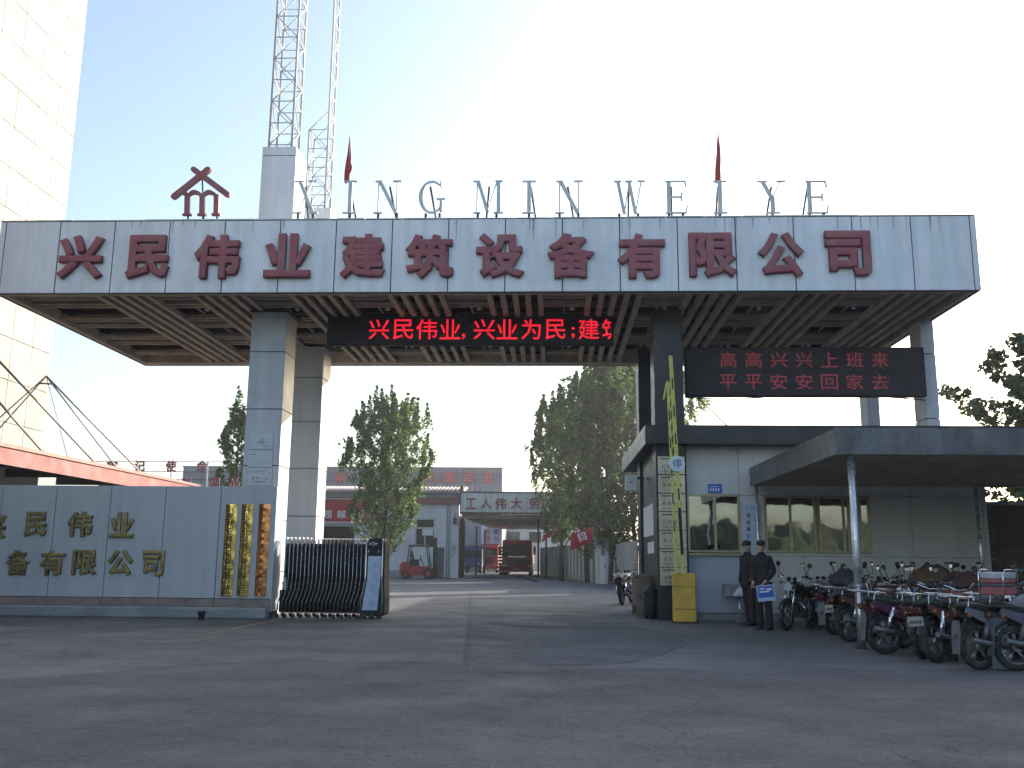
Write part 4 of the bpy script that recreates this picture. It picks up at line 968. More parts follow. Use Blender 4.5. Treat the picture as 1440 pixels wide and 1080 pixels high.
# forklift, seen from its left rear side, forks to the right
YFk = 63.
p = at(592, 812, YFk); fx = p.x
fk = thing('forklift', 'red forklift truck with black mast parked before the workshop', 'forklift', (fx, YFk, 0))
Mfr = mat('forklift_red', (.40, .045, .04), .4, 0, .15, 3)
mb = MB(); mb.prism([(-1.35, .35), (-1.40, .9), (-1.25, 1.12), (-.75, 1.15), (-.7, .85), (.55, .85), (.7, .45), (.6, .3), (-.2, .25), (-1.2, .25)], (fx, YFk-.55, 0), XU, ZU, (0, 1, 0), 0, 1.1); mb.build('body', Mfr, fk, bevel=.05)
mb = MB(); mb.prism([(-.75, 1.152), (-.7, 1.3), (-.2, 1.3), (-.15, .86), (-.68, .86)], (fx, YFk-.35, 0), XU, ZU, (0, 1, 0), 0, .7); mb.prism([(-.62, 1.3), (-.75, 1.8), (-.63, 1.82), (-.5, 1.3)], (fx, YFk-.25, 0), XU, ZU, (0, 1, 0), 0, .5); mb.build('seat', M_seat, fk)
mb = MB()
for y in (YFk-.5, YFk+.5):
    mb.tube([(fx-.85, y, 1.1), (fx-.78, y, 2.15), (fx+.35, y, 2.2), (fx+.6, y, .8)], .045, 8)
for xx_ in np.linspace(fx-.75, fx+.35, 6): mb.tube([(xx_, YFk-.5, 2.18), (xx_, YFk+.5, 2.18)], .03, 6)
mb.build('overhead_guard', M_steel, fk)
mb = MB(); mb.box(fx-.8, fx+.38, YFk-.54, YFk+.54, 2.22, 2.27); mb.build('guard_roof', M_plate, fk)
mb = MB(); mb.tube([(fx+.15, YFk, .9), (fx-.05, YFk, 1.35)], .03, 6); mb.torus((fx-.06, YFk, 1.38), .17, .02, 'X', 16, 6); mb.build('steering_wheel', M_blackmat, fk)
mb = MB()
for y in (YFk-.42, YFk+.3): mb.box(fx+.82, fx+.98, y, y+.12, .1, 2.75)
for z in (.4, 1.4, 2.6): mb.box(fx+.83, fx+.97, YFk-.3, YFk+.3, z, z+.1)
mb.build('mast', M_blackmat, fk)
mb = MB(); mb.box(fx+1.0, fx+1.08, YFk-.5, YFk+.5, .15, 1.2); mb.build('carriage', M_blackmat, fk)
for y in (YFk-.35, YFk+.25): mb = MB(); mb.box(fx+1.08, fx+1.14, y, y+.12, .06, .7); mb.box(fx+1.14, fx+2.1, y, y+.12, .05, .10); mb.build('fork', M_steel, fk)
for (x, r_) in ((-.95, .27), (.55, .36)):
    for y in (YFk-.50, YFk+.50): mb = MB(); wheel_mesh(mb, (fx+x, y, r_), r_, .22, 'Y'); wo = mb.build('wheel', M_tyre, fk); mb = MB(); wheel_mesh(mb, (fx+x, y-.01, r_), r_*.5, .23, 'Y'); mb.build('hub', Mfr, wo)
mb = MB(); mb.ball((fx+.42, YFk-.5, 1.75), .07); mb.build('headlight', M_lens, fk)

# black hose on the ground
mb = MB(); a = gnd(725, 812); b = gnd(755, 819); mb.tube([a+Vector((0, 0, .04)), (a+b)/2+Vector((.2, 0, .04)), b+Vector((0, 0, .04))], .05, 6)
tag(mb.build('hose', M_blackmat), 'thick black hose lying on the yard before the near lorry', 'hose')

# ================================================================== TREES
def leaf_cloud(centres, n, size, seed, squash=1.0):
    """many leaf quads scattered round branch points; centres: list of (pos, radius)"""
    r = np.random.default_rng(seed); c = np.array([list(p) for p, _ in centres]); rad = np.array([q for _, q in centres])
    idx = r.integers(0, len(c), n); u = r.normal(size=(n, 3)); u /= np.linalg.norm(u, axis=1)[:, None]
    P = c[idx]+u*(rad[idx]*r.random(n)**.45)[:, None]*np.array([1, 1, squash])
    a = r.normal(size=(n, 3)); a /= np.linalg.norm(a, axis=1)[:, None]; b = np.cross(a, r.normal(size=(n, 3))); b /= np.linalg.norm(b, axis=1)[:, None]
    s = size*(.6+.8*r.random(n))[:, None]
    V = np.stack([P-a*s*.6, P-b*s*.42, P+a*s*.75, P+b*s*.42], 1).reshape(-1, 3)
    return V
def quads_mesh(name, V, m, off):
    n = len(V)//4; me = bpy.data.meshes.new(name); me.vertices.add(n*4); me.loops.add(n*4); me.polygons.add(n)
    me.vertices.foreach_set('co', (V-np.array(off)).astype(np.float32).ravel()); me.loops.foreach_set('vertex_index', np.arange(n*4, dtype=np.int32))
    me.polygons.foreach_set('loop_start', np.arange(0, n*4, 4, dtype=np.int32)); me.polygons.foreach_set('loop_total', np.full(n, 4, dtype=np.int32))
    me.materials.append(m); me.update(calc_edges=True); return me
def tree(x, y, h, rad, label, n=9000, leaf=.16, crown0=.25, seed=1, m=None, group=None, trunk_r=.16, nb=60, shape='poplar'):
    r = random.Random(seed); t = thing('poplar_tree' if shape == 'poplar' else 'broadleaf_tree', label, 'tree', (x, y, 0), group)
    mb = MB(); top = Vector((x+r.uniform(-.3, .3), y, h*.9)); base = Vector((x, y, -.05))
    pts = [base.lerp(top, f)+Vector((r.uniform(-.12, .12), r.uniform(-.12, .12), 0))*(f > 0) for f in (0, .15, .3, .5, .7, .85, 1)]
    mb.tube(pts, [trunk_r*(1-.85*f) for f in (0, .15, .3, .5, .7, .85, 1)], 8); mb.build('trunk', M_bark, t)
    lb_ = MB(); cents = []
    for i in range(nb):
        f = crown0+(1-crown0)*((i+.5)/nb)**.95; z = f*h*.9
        g = (f-crown0)/(1-crown0)
        wdt = rad*(math.sin(math.pi*min(1, (.14+g*.82)))**.6)*(1.12-.35*g) if shape == 'poplar' else rad*math.sin(math.pi*(.1+.85*g))**.5
        an = i*2.399+r.uniform(-.4, .4); le = wdt*r.uniform(.55, 1.08)
        st_ = Vector((x, y, z-.3)); up_ = le*(1.15 if shape == 'poplar' else .35)*r.uniform(.7, 1.4)
        en = st_+Vector((math.cos(an)*le, math.sin(an)*le, up_)); mid = st_.lerp(en, .5)+Vector((0, 0, -.1*le))
        lb_.tube([st_, mid, en], [trunk_r*.3*(1.1-g), trunk_r*.18, .012], 5)
        for q in (.35, .6, .8, .95, 1.05): c = st_.lerp(mid, q*2) if q < .5 else mid.lerp(en, q*2-1); cents.append((c+Vector((r.uniform(-.2, .2), r.uniform(-.2, .2), r.uniform(-.1, .3))), r.uniform(.16, .40)*rad/2.6*(1.1-.35*g)))
        if shape == 'poplar' and r.random() < .6: 
            tp = r.uniform(.7, 1.5); dxx = r.uniform(-.15, .15)
            for q in (.15, .3, .45, .6, .8, 1.0): cents.append((en+Vector((dxx*q, 0, tp*q)), .26*(1.1-q)+.05))
            lb_.tube([en, en+Vector((dxx, 0, tp))], [.012, .006], 4)
    cents.append((Vector((top.x, top.y, h*.95)), .25)); cents.append((Vector((top.x, top.y, h)), .12))
    lb_.build('limbs', M_bark, t)
    link_mesh('crown', quads_mesh('crown', leaf_cloud(cents, n, leaf, seed, 1.25 if shape == 'poplar' else .8), m or M_leaf, (x, y, 0)), t)
    return t
def txy(px, Y): return at(px, 790, Y).x
def th(px, py, Y): return at(px, py, Y).z
tree(txy(541, 58), 58, th(545, 560, 58), 2.75, 'lone bushy poplar standing before the whitewashed workshop', 28000, .135, .13, 3, nb=120)
G = 'poplars along the yard fence'
tree(txy(790, 62), 62, th(770, 560, 62), 2.5, 'leftmost poplar of the fence row with a narrow pointed top', 17000, .14, .2, 11, group=G, nb=75)
tree(txy(826, 58), 58, th(840, 520, 58), 3.1, 'second poplar of the row, broad and tall behind the red flag', 26000, .14, .12, 12, group=G, nb=100)
tree(txy(858, 55), 55, th(850, 492, 55), 3.0, 'tall poplar of the row behind the white cabin', 23000, .14, .12, 13, group=G, nb=95)
tree(txy(893, 57), 57, th(880, 480, 57), 3.1, 'poplar of the row half hidden by the black column', 15000, .16, .15, 14, group=G, nb=70)
tree(txy(940, 60), 60, th(940, 520, 60), 3.0, 'poplar seen through the gap right of the black column', 9000, .17, .2, 15, group=G, nb=50)
tree(txy(330, 52), 52, th(345, 556, 52), 1.6, 'slim leafy tree peeking out left of the left column', 9000, .14, .12, 21, nb=55)
tree(at(1475, 600, 34).x, 34, th(1440, 455, 34), 3.3, 'broad tree at the right edge above the shed roof', 13000, .17, .16, 31, m=M_leaf2, shape='broad', nb=60)

# ================================================================== GATEHOUSE
YGH = 22.62
gr = thing('gatehouse', 'small grey gatehouse with a flat dark roof behind the barrier', 'gatehouse', (6, YGH, 0))
g0 = at(966, 700, YGH).x; g1 = at(1386, 700, YGH).x; GD = 28.4
zz = lambda py, px=1000, Y=YGH: at(px, py, Y).z
zt = zz(622); zb = zz(862)
# roof slab
r0 = at(908, 610, 22.0).x; zr0, zr1 = at(930, 623.5, 22.0).z, at(930, 597.5, 22.0).z
mb = MB(); mb.box(r0+.03, g1+1.5, 22.04, 29.5, zr0+.01, zr1-.01); mb.build('roof', M_steel, gr)
mb = MB(); mb.box(r0, g1+1.52, 22.0, 22.038, zr0, zr1); mb.build('front_fascia', M_black, gr)
mb = MB(); mb.box(r0-.01, r0+.028, 22.039, 29.5, zr0, zr1); mb.build('side_fascia', M_dmet, gr)
# wall built from panels round the openings
def gp(px0, px1, py0, py1, m, name='wall_panel', y=YGH, t_=.04, g=.005):
    x0, x1 = at(px0, 740, YGH).x, at(px1, 740, YGH).x; z1_, z0_ = zz(py0, 1100), zz(py1, 1100)
    mb = MB(); mb.box(x0+g, x1-g, y, y+t_, z0_+g, z1_-g); return mb.build(name, m, gr)
zr0m = 621
gp(967, 1041, 622, 696, M_gh2); gp(1041, 1185, 622, 697, M_gh2); gp(1185, 1283, 622, 697, M_gh2); gp(1283, 1384, 622, 697, M_gh2)
gp(967, 1042, 778.5, 863, M_gh); gp(1041, 1076, 697, 778.5, M_gh2); gp(1042, 1129, 782, 863, M_gh2); gp(1129, 1235, 782, 863, M_gh2)
gp(1042, 1225, 777.5, 782, M_gh2); gp(1224, 1283, 697, 782, M_gh2); gp(1283, 1384, 697, 782, M_gh2); gp(1235, 1384, 782, 863, M_gh2)
gp(967, 1384, 863.5, 877, M_conc, 'base_course', YGH-.03)
gp(1149, 1151, 697, 777, M_goldal, 'mullion'); gp(1196, 1209, 697, 777, M_gh2)
mb = MB(); mb.box(at(1384, 740, YGH).x, g1, YGH-.01, YGH+.25, 0, zr0); mb.build('corner_post', M_gh2, gr)
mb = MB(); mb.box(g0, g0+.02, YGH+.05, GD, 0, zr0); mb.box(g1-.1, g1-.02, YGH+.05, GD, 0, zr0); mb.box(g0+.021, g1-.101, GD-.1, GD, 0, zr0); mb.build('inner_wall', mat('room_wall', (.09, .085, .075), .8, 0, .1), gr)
mb = MB(); mb.box(g0+.021, g1-.101, YGH+.26, GD-.101, 0.0, .05); mb.build('floor', M_conc, gr)
def window(px0, px1, py0, py1, mull, m=M_goldal, rail=None):
    x0, x1 = at(px0, 740, YGH).x, at(px1, 740, YGH).x; z1_, z0_ = zz(py0, 1100), zz(py1, 1100)
    f = .045; y0, y1_ = YGH-.03, YGH+.06; mb = MB()
    mb.box(x0, x1, y0, y1_, z0_, z0_+f); mb.box(x0, x1, y0, y1_, z1_-f, z1_); mb.box(x0, x0+f, y0, y1_, z0_+f, z1_-f); mb.box(x1-f, x1, y0, y1_, z0_+f, z1_-f)
    w_ = mb.build('window', m, gr); xs = [x0+f]+[at(q, 740, YGH).x for q in mull]+[x1-f]
    for i, q in enumerate(mull):
        xq = at(q, 740, YGH).x; mb = MB(); mb.box(xq-.03, xq+.03, YGH-.015, YGH+.04, z0_+f, z1_-f); mb.build('mullion', m, w_)
    for i in range(len(xs)-1):
        mb = MB(); mb.box(xs[i]+(.03 if i else 0), xs[i+1]-(.03 if i < len(xs)-2 else 0), YGH+.01, YGH+.016, z0_+f, z1_-f); mb.build('pane', M_glass, w_)
    return w_
window(967, 1041, 696, 777.5, [1006]); window(1076, 1148, 697.5, 777, [1112]); window(1151, 1195, 697.5, 777, [1187]); window(1209, 1224, 697.5, 777, [])
mb = MB(); mb.box(at(967, 740, YGH).x, at(1041, 740, YGH).x, YGH-.10, YGH-.032, zz(781)+.0, zz(778)); mb.build('sill', M_goldal, gr)
# curtains and furniture inside
mc = mat('beige_curtain', (.40, .34, .20), .9, 0, .15, 3)
for (pa, pb_2) in ((1114, 1146), (1154, 1186)):
    x0, x1 = at(pa, 740, YGH+.15).x, at(pb_2, 740, YGH+.15).x; mb = MB(); n = 24; vs = []
    for i in range(n+1): x = x0+(x1-x0)*i/n; dy = .025*math.sin(i*1.7); vs += [(x, YGH+.15+dy, 1.55), (x, YGH+.15+dy, 2.9)]
    mb.smooth = True; mb.add(vs, [(2*i, 2*i+2, 2*i+3, 2*i+1) for i in range(n)]); mb.build('curtain', mc, gr)
mb = MB(); mb.box(g0+.3, g0+1.3, YGH+1.2, YGH+1.8, 0.05, 1.9); tag(mb.build('cabinet', M_wood), 'wooden cabinet inside the gatehouse behind the left window', 'cabinet')
# side wall panels between the two black columns
sxw = bx0+.06
mb = MB(); mb.box(sxw, sxw+.05, 23.14, 26.38, 0, zr0); mb.build('side_wall', M_black, gr)
# house number plate, vertical notice
p0 = at(996, 695, YGH-.02); p1 = at(1015, 682, YGH-.02)
np_ = thing('number_plate_sign', 'small blue house number plate above the gatehouse window', 'sign', ((p0.x+p1.x)/2, YGH-.02, p0.z))
mb = MB(); mb.box(p0.x, p1.x, YGH-.036, YGH-.032+.02, p0.z+.03, p1.z+.02); mb.build('plate', M_blue, np_)
mb = MB(); zc_ = (p0.z+p1.z)/2; mb.box(p0.x+.05, p1.x-.08, YGH-.040, YGH-.037, zc_+.06, zc_+.075)
for k in range(4): mb.box(p0.x+.04+k*.065, p0.x+.075+k*.065, YGH-.040, YGH-.037, zc_-.04, zc_+.03)
mb.build('marking', M_paper, np_)
p0 = at(1044.5, 780, YGH-.03); p1 = at(1068, 708, YGH-.03)
vn = thing('vertical_notice', 'white vertical notice board with dark characters between the gatehouse windows', 'notice', ((p0.x+p1.x)/2, YGH-.03, p0.z))
mb = MB(); mb.box(p0.x, p1.x, YGH-.055, YGH-.005, p0.z, p1.z); mb.build('board', mat('notice_white', (.50, .53, .60), .5, 0, .05), vn, bevel=.005)
for i, ch in enumerate('非本单位人员'): q = at(1052.5, 725+9.6*i, YGH-.05); text_obj('character', ch, (q.x, YGH-.057, q.z), XU, ZU, .11, .115, .003, M_blue if i == 3 else M_etch, vn, .012)
for i, ch in enumerate('禁止'): q = at(1063.5, 732+12*i, YGH-.05); text_obj('character', ch, (q.x, YGH-.057, q.z), XU, ZU, .06, .07, .003, M_etch, vn, .0)
q = at(1050, 714, YGH-.05); mb = MB(); mb.torus((q.x, YGH-.058, q.z), .02, .004, n=12, m=4); mb.box(q.x+.08, q.x+.17, YGH-.060, YGH-.0565, q.z-.012, q.z+.008); mb.build('logo', M_blue, vn)
# seven plaques on the black column
for i in range(7):
    py0 = 642+i*26.1; p0 = at(926+i*.45, py0+25.3, 22.27); p1 = at(963+i*.85, py0, 22.27)
    lab = ['topmost champagne plaque on the black column behind the round stop sign', 'second plaque from the top on the black column', 'third plaque from the top on the black column', 'middle plaque of the seven on the black column', 'fifth plaque from the top on the black column', 'second lowest plaque on the black column', 'lowest plaque on the black column just above the barrier box'][i]
    xa, xb = bx0+.03, bx1-.015
    t = thing('name_plaque', lab, 'plaque', ((xa+xb)/2, 22.27, p0.z), 'champagne plaques on the black column')
    mb = MB(); mb.box(xa, xb, 22.262, 22.284, p0.z+.008, p1.z); mb.build('plate', M_plaque, t, bevel=.004)
    cz = (p0.z+p1.z)/2; s = ['兴民伟业', '建筑设备', '有限公司', '兴民建筑', '伟业设备', '兴民公司', '建筑公司'][i]
    for k, ch in enumerate(s): text_obj('character', ch, (xa+.13+k*.13, 22.261, cz-.02), XU, ZU, .075, .085, .002, M_etch, t, .0)
    mb = MB(); mb.box(xa+.07, xa+.35, 22.259, 22.2615, p1.z-.07, p1.z-.045); mb.build('engraving', M_etch, t)
    mb = MB(); mb.box(xa+.1, xb-.15, 22.259, 22.2615, p0.z+.07, p0.z+.08); mb.build('engraving', M_etch, t)
# posters on the side wall
def side_board(py0, py1, ya_, yb_, m, name, lab, cat):
    z1_ = at(910, py0, 24.0).z; z0_ = at(910, py1, 24.0).z; mb = MB(); mb.box(sxw-.03, sxw-.003, ya_, yb_, z0_, z1_); return tag(mb.build(name, m), lab, cat)
side_board(709, 753, 23.3, 26.0, M_paper, 'poster', 'pale blank poster on the black side wall of the gatehouse', 'poster')
side_board(762, 778, 23.3, 25.0, M_paper, 'notice_sheet', 'small white sheet below the poster on the side wall', 'notice')
p0 = at(879, 690, 25.5); p1 = at(894, 668, 25.5)
mb = MB(); mb.box(p0.x, p1.x+.03, 25.4, 25.55, p0.z, p1.z); sb_ = mb.build('box_sign', M_paper, None, bevel=.01); tag(sb_, 'small white box sign sticking out left of the gatehouse', 'sign')
mb = MB(); mb.prism([(p0.x+.08, (p0.z+p1.z)/2), (p0.x+.2, (p0.z+p1.z)/2+.04), (p0.x+.2, (p0.z+p1.z)/2-.0)], (0, 25.397, 0), XU, ZU, (0, -1, 0), 0, .003); mb.build('arrow', M_etch, sb_)
mb = MB(); mb.box(p1.x+.032, bx0+.02, 25.44, 25.5, p1.z-.12, p1.z-.06); mb.build('bracket', M_steel, sb_)
# worn desk and bin beside the column
p = gnd(912, 864)
t = thing('old_desk', 'worn brown wooden desk against the gatehouse side wall', 'desk', (p.x-.2, p.y+.2, 0))
dx_ = bx0-.03
mb = MB(); mb.box(dx_-.42, dx_, 23.5, 24.9, .95, 1.0); mb.build('top', M_wood, t)
for yq_ in (23.52, 24.84): mb = MB(); mb.box(dx_-.38, dx_-.02, yq_, yq_+.04, 0, .948); mb.build('side', M_wood, t)
mb = MB(); mb.box(dx_-.38, dx_-.36, 23.57, 24.83, .25, .93); mb.build('back', mat('dark_timber', (.12, .09, .065), .8, 0, .3, 5), t)
p = gnd(915, 868); bx_ = p.x-.02
t = thing('waste_bin', 'small black waste bin standing beside the black column', 'bin', (bx_, 22.75, 0))
mb = MB(); mb.tube([(bx_-.05, 22.75, .0), (bx_-.05, 22.75, .62)], [.13, .17], 16); mb.build('bin_body', M_blackmat, t)
mb = MB(); mb.torus((bx_-.05, 22.75, .62), .17, .018, 'Z', 16, 6); mb.ball((bx_-.05, 22.75, .66), .15, .15, .1); mb.build('lid', M_seat, t)

# letterbox on post below the window
p0 = at(1018, 839, YGH-.45); p1 = at(1050, 822, YGH-.45)
lx = thing('metal_post_box', 'grey metal box on a thin post below the gatehouse window', 'box', ((p0.x+p1.x)/2, YGH-.4, 0))
mb = MB(); mb.box(p0.x, p1.x, YGH-.55, YGH-.25, p0.z, p1.z); mb.build('box_body', mat('dull_steel', (.28, .29, .30), .4, .5, .2, 4), lx, bevel=.01)
mb = MB(); xq = at(1040, 850, YGH-.4).x; mb.tube([(xq, YGH-.4, 0), (xq, YGH-.4, p0.z)], .03, 8); mb.box(xq-.12, xq+.12, YGH-.5, YGH-.3, 0, .015); mb.build('post', M_pole, lx)
mb = MB(); a = at(1030, 838, YGH-.56); mb.add([(a.x, YGH-.557, a.z), (a.x+.42, YGH-.557, a.z+.01), (a.x+.42, YGH-.557, a.z+.2), (a.x+.13, YGH-.557, a.z+.19), (a.x+.14, YGH-.575, a.z+.06)], [(0, 4, 3), (0, 1, 2, 4), (4, 2, 3)]); tag(mb.build('folded_paper', M_paper), 'folded white paper stuck on the front of the grey metal box', 'paper')

# brown wall and dark yard behind the motorcycles at right
mb = MB(); rwl = thing('brick_side_wall', 'dark brown brick wall right of the gatehouse behind the motorcycles', 'wall', (13, 23.2, 0))
bw0, bw1 = at(1389, 740, 23.2).x, 17.5
mb.box(bw0+.02, bw1, 23.23, 23.45, 0, 2.75); mb.build('mortar', mat('mortar', (.16, .14, .12), .9, 0, .2), rwl)
bk = MB(); bk.box(.005, .235, 0, .06, .005, .06); bmesh_ = bk.mesh('brick', M_brown)
cnt = 0; z = .0; row = 0
big = MB()
while z < 2.7:
    x = bw0+.02-(.12 if row % 2 else 0)
    while x < bw1-.3:
        if x > bw0 and x < at(1440, 740, 23.2).x+.05 and z > 1.3 and cnt < 290: link_mesh('brick', bmesh_, rwl, Vector((x, 23.205+rng.uniform(-.006, .006), z))-rwl.location); cnt += 1
        elif x > bw0: big.box(x+.005, x+.235, 23.205, 23.265, z+.005, z+.06)
        x += .24
    z += .068; row += 1
o = big.build('brickwork', M_brown, rwl); o['kind'] = 'stuff'
mb = MB(); mb.box(bw0, bw1, 23.17, 23.5, 2.752, 2.83); mb.build('coping', M_conc, rwl)

# ================================================================== BARRIER
YBR = 21.25
p0 = at(949, 877, YBR); p1 = at(978, 807, YBR)
bar = thing('barrier', 'yellow barrier cabinet with its lattice boom raised upright before the black column', 'barrier', ((p0.x+p1.x)/2, YBR+.2, 0))
bzt = at(965, 806, YBR).z
mb = MB(); mb.box(p0.x, p1.x, YBR, YBR+.38, 0.03, bzt); bxo = mb.build('cabinet', M_yel, bar, bevel=.015)
mb = MB(); mb.box(p0.x+.01, p1.x+.015, YBR-.006, YBR+.386, .30, .312); mb.box(p0.x-.005, p1.x+.01, YBR-.006, YBR+.386, bzt-.30, bzt-.29); mb.build('seam', M_steel, bxo)
mb = MB(); mb.box(p0.x-.02, p1.x+.03, YBR-.03, YBR+.41, 0, .03); mb.build('base_plate', M_steel, bxo)
YBM = YBR-.06
def bpt(px, py): return at(px, py, YBM)
def bar2(x0, y0, x1, y1, wpx, m, par, name, dy=0, n=1):
    a = bpt(x0, y0); b = bpt(x1, y1); d = (b-a).normalized(); nrm = Vector((d.z, 0, -d.x))*wpx/62/2
    mb = MB(); mb.add([a-nrm+Vector((0, dy, 0)), a+nrm+Vector((0, dy, 0)), b+nrm+Vector((0, dy, 0)), b-nrm+Vector((0, dy, 0)), a-nrm+Vector((0, dy+.03, 0)), a+nrm+Vector((0, dy+.03, 0)), b+nrm+Vector((0, dy+.03, 0)), b-nrm+Vector((0, dy+.03, 0))],
        [(0, 3, 2, 1), (4, 5, 6, 7), (0, 1, 5, 4), (1, 2, 6, 5), (2, 3, 7, 6), (3, 0, 4, 7)])
    return mb.build(name, m, par)
boom = bar2(943, 500, 961, 808, 5.4, M_boom, bar, 'boom')
bar2(939, 536, 951, 808, 3.6, M_boom, bar, 'boom_rail')
for k in range(6):
    y0 = 531+k*39.; f0 = (y0-500)/308; f1 = (y0+16-500)/308
    bar2(943.3+18*f0, y0, 943.3+18*f1, y0+16, 2.0, M_blackmat, boom, 'slot', -.004)
    f0 = (y0+6-536)/272; bar2(939+12*f0, y0+6, 939+12*(f0+.06), y0+22, 1.6, M_blackmat, boom, 'slot', -.004) if k else None
bar2(955.5, 714, 959.5, 780, 4.2, M_blackmat, boom, 'black_band', -.006)
for k in range(15):
    y0 = 548+k*17; f0 = (y0-536)/272; f1 = (y0-14-500)/308
    bar2(939+12*f0+.8, y0, 943+18*f1-1, y0-14, 1.8, M_boom, bar, 'lattice_bar', .012)
bar2(937.5, 538, 933.5, 561, 2.2, M_boom, bar, 'loose_strut', .03)
c = at(952, 652, YBR-.12)
mb = MB(); mb.tube([(c.x, YBR-.12, c.z), (c.x, YBR-.10, c.z)], 11/62, 28); rs = mb.build('round_sign', mat('sign_white', (.60, .66, .75), .5, 0, .05), bar)
text_obj('character', '停', (c.x, YBR-.122, c.z), XU, ZU, .21, .21, .003, mat('sign_ink', (.04, .06, .14), .6, 0, 0), rs, 0)

# ================================================================== BIKE SHED
YS0, YS1 = 15.45, 22.3
bs_ = thing('bicycle_shed', 'lean to shed roof of dented dark sheet metal on steel poles over the motorcycles', 'shed', (8, 16, 0))
s0 = at(1176, 620, YS0).x; zs0, zs1 = at(1176, 638.5, YS0).z, at(1176, 601.5, YS0).z; sE = 17.5
for k, (xa, xb) in enumerate(((s0, at(1293, 620, YS0).x), (at(1293, 620, YS0).x, at(1440, 620, YS0).x+.3), (at(1440, 620, YS0).x+.3, sE))):
    mb = MB(); nX = 10; nZ = 3; vs = []
    for j in range(nZ+1):
        for i in range(nX+1):
            vs.append((xa+.003+(xb-xa-.006)*i/nX, YS0+rng.uniform(-.012, .012), zs0+(zs1-zs0)*j/nZ+(rng.uniform(-.006, .006))))
    mb.smooth = True; mb.add(vs, [(j*(nX+1)+i, j*(nX+1)+i+1, (j+1)*(nX+1)+i+1, (j+1)*(nX+1)+i) for j in range(nZ) for i in range(nX)])
    mb.build('front_fascia', M_dmet, bs_)
mb = MB(); nY = 14; vs = []
for j in range(4):
    for i in range(nY+1): vs.append((s0+rng.uniform(-.012, .012), YS0+(YS1-YS0)*i/nY, zs0+(zs1-zs0)*j/3))
mb.smooth = True; mb.add(vs, [(j*(nY+1)+i, j*(nY+1)+i+1, (j+1)*(nY+1)+i+1, (j+1)*(nY+1)+i) for j in range(3) for i in range(nY)]); mb.build('side_fascia', M_dmet, bs_)
mb = MB(); mb.box(s0+.03, sE, YS0+.04, YS1, zs1-.04, zs1-.01); mb.build('roof', M_dmet, bs_)
# corrugated underside, ridges along X
mb = MB(); vs = []; n = 60
for i in range(n+1): y = YS0+.05+(YS1-YS0-.06)*i/n; z = zs0+.16+(.035 if i % 2 else 0)-.0*i; vs += [(s0+.04, y, z), (sE, y, z)]
mb.add(vs, [(2*i, 2*i+1, 2*i+3, 2*i+2) for i in range(n)]); mb.build('corrugated_soffit', M_corr, bs_)
for k in range(7): y = YS0+.25+k*1.1; mb = MB(); mb.box(s0+.05, sE, y, y+.06, zs0+.01, zs0+.155); mb.build('purlin', mat('pale_purlin', (.42, .35, .27), .5, 0, .2, 2), bs_)
for (px, py, Y, r_, lab) in ((1212, 912, 15.62, .062, 0), (1071, 875, 22.1, .04, 1), (1388, 880, 22.0, .05, 2)):
    x = at(px, py, Y).x; mb = MB(); mb.tube([(x, Y, 0), (x, Y, zs0+.03)], r_, 16); po = mb.build('pole', M_pole, bs_)
    mb = MB(); mb.box(x-.1, x+.1, Y-.1, Y+.1, 0, .012); mb.build('foot_plate', M_steel, po)
    if lab == 0: mb = MB(); mb.tube([(x-.02, Y-.065, .95), (x-.02, Y-.068, .05)], .03, 8); mb.torus((x, Y, .98), .07, .012, 'Z', 16, 6); mb.build('bracket', M_pole, po)

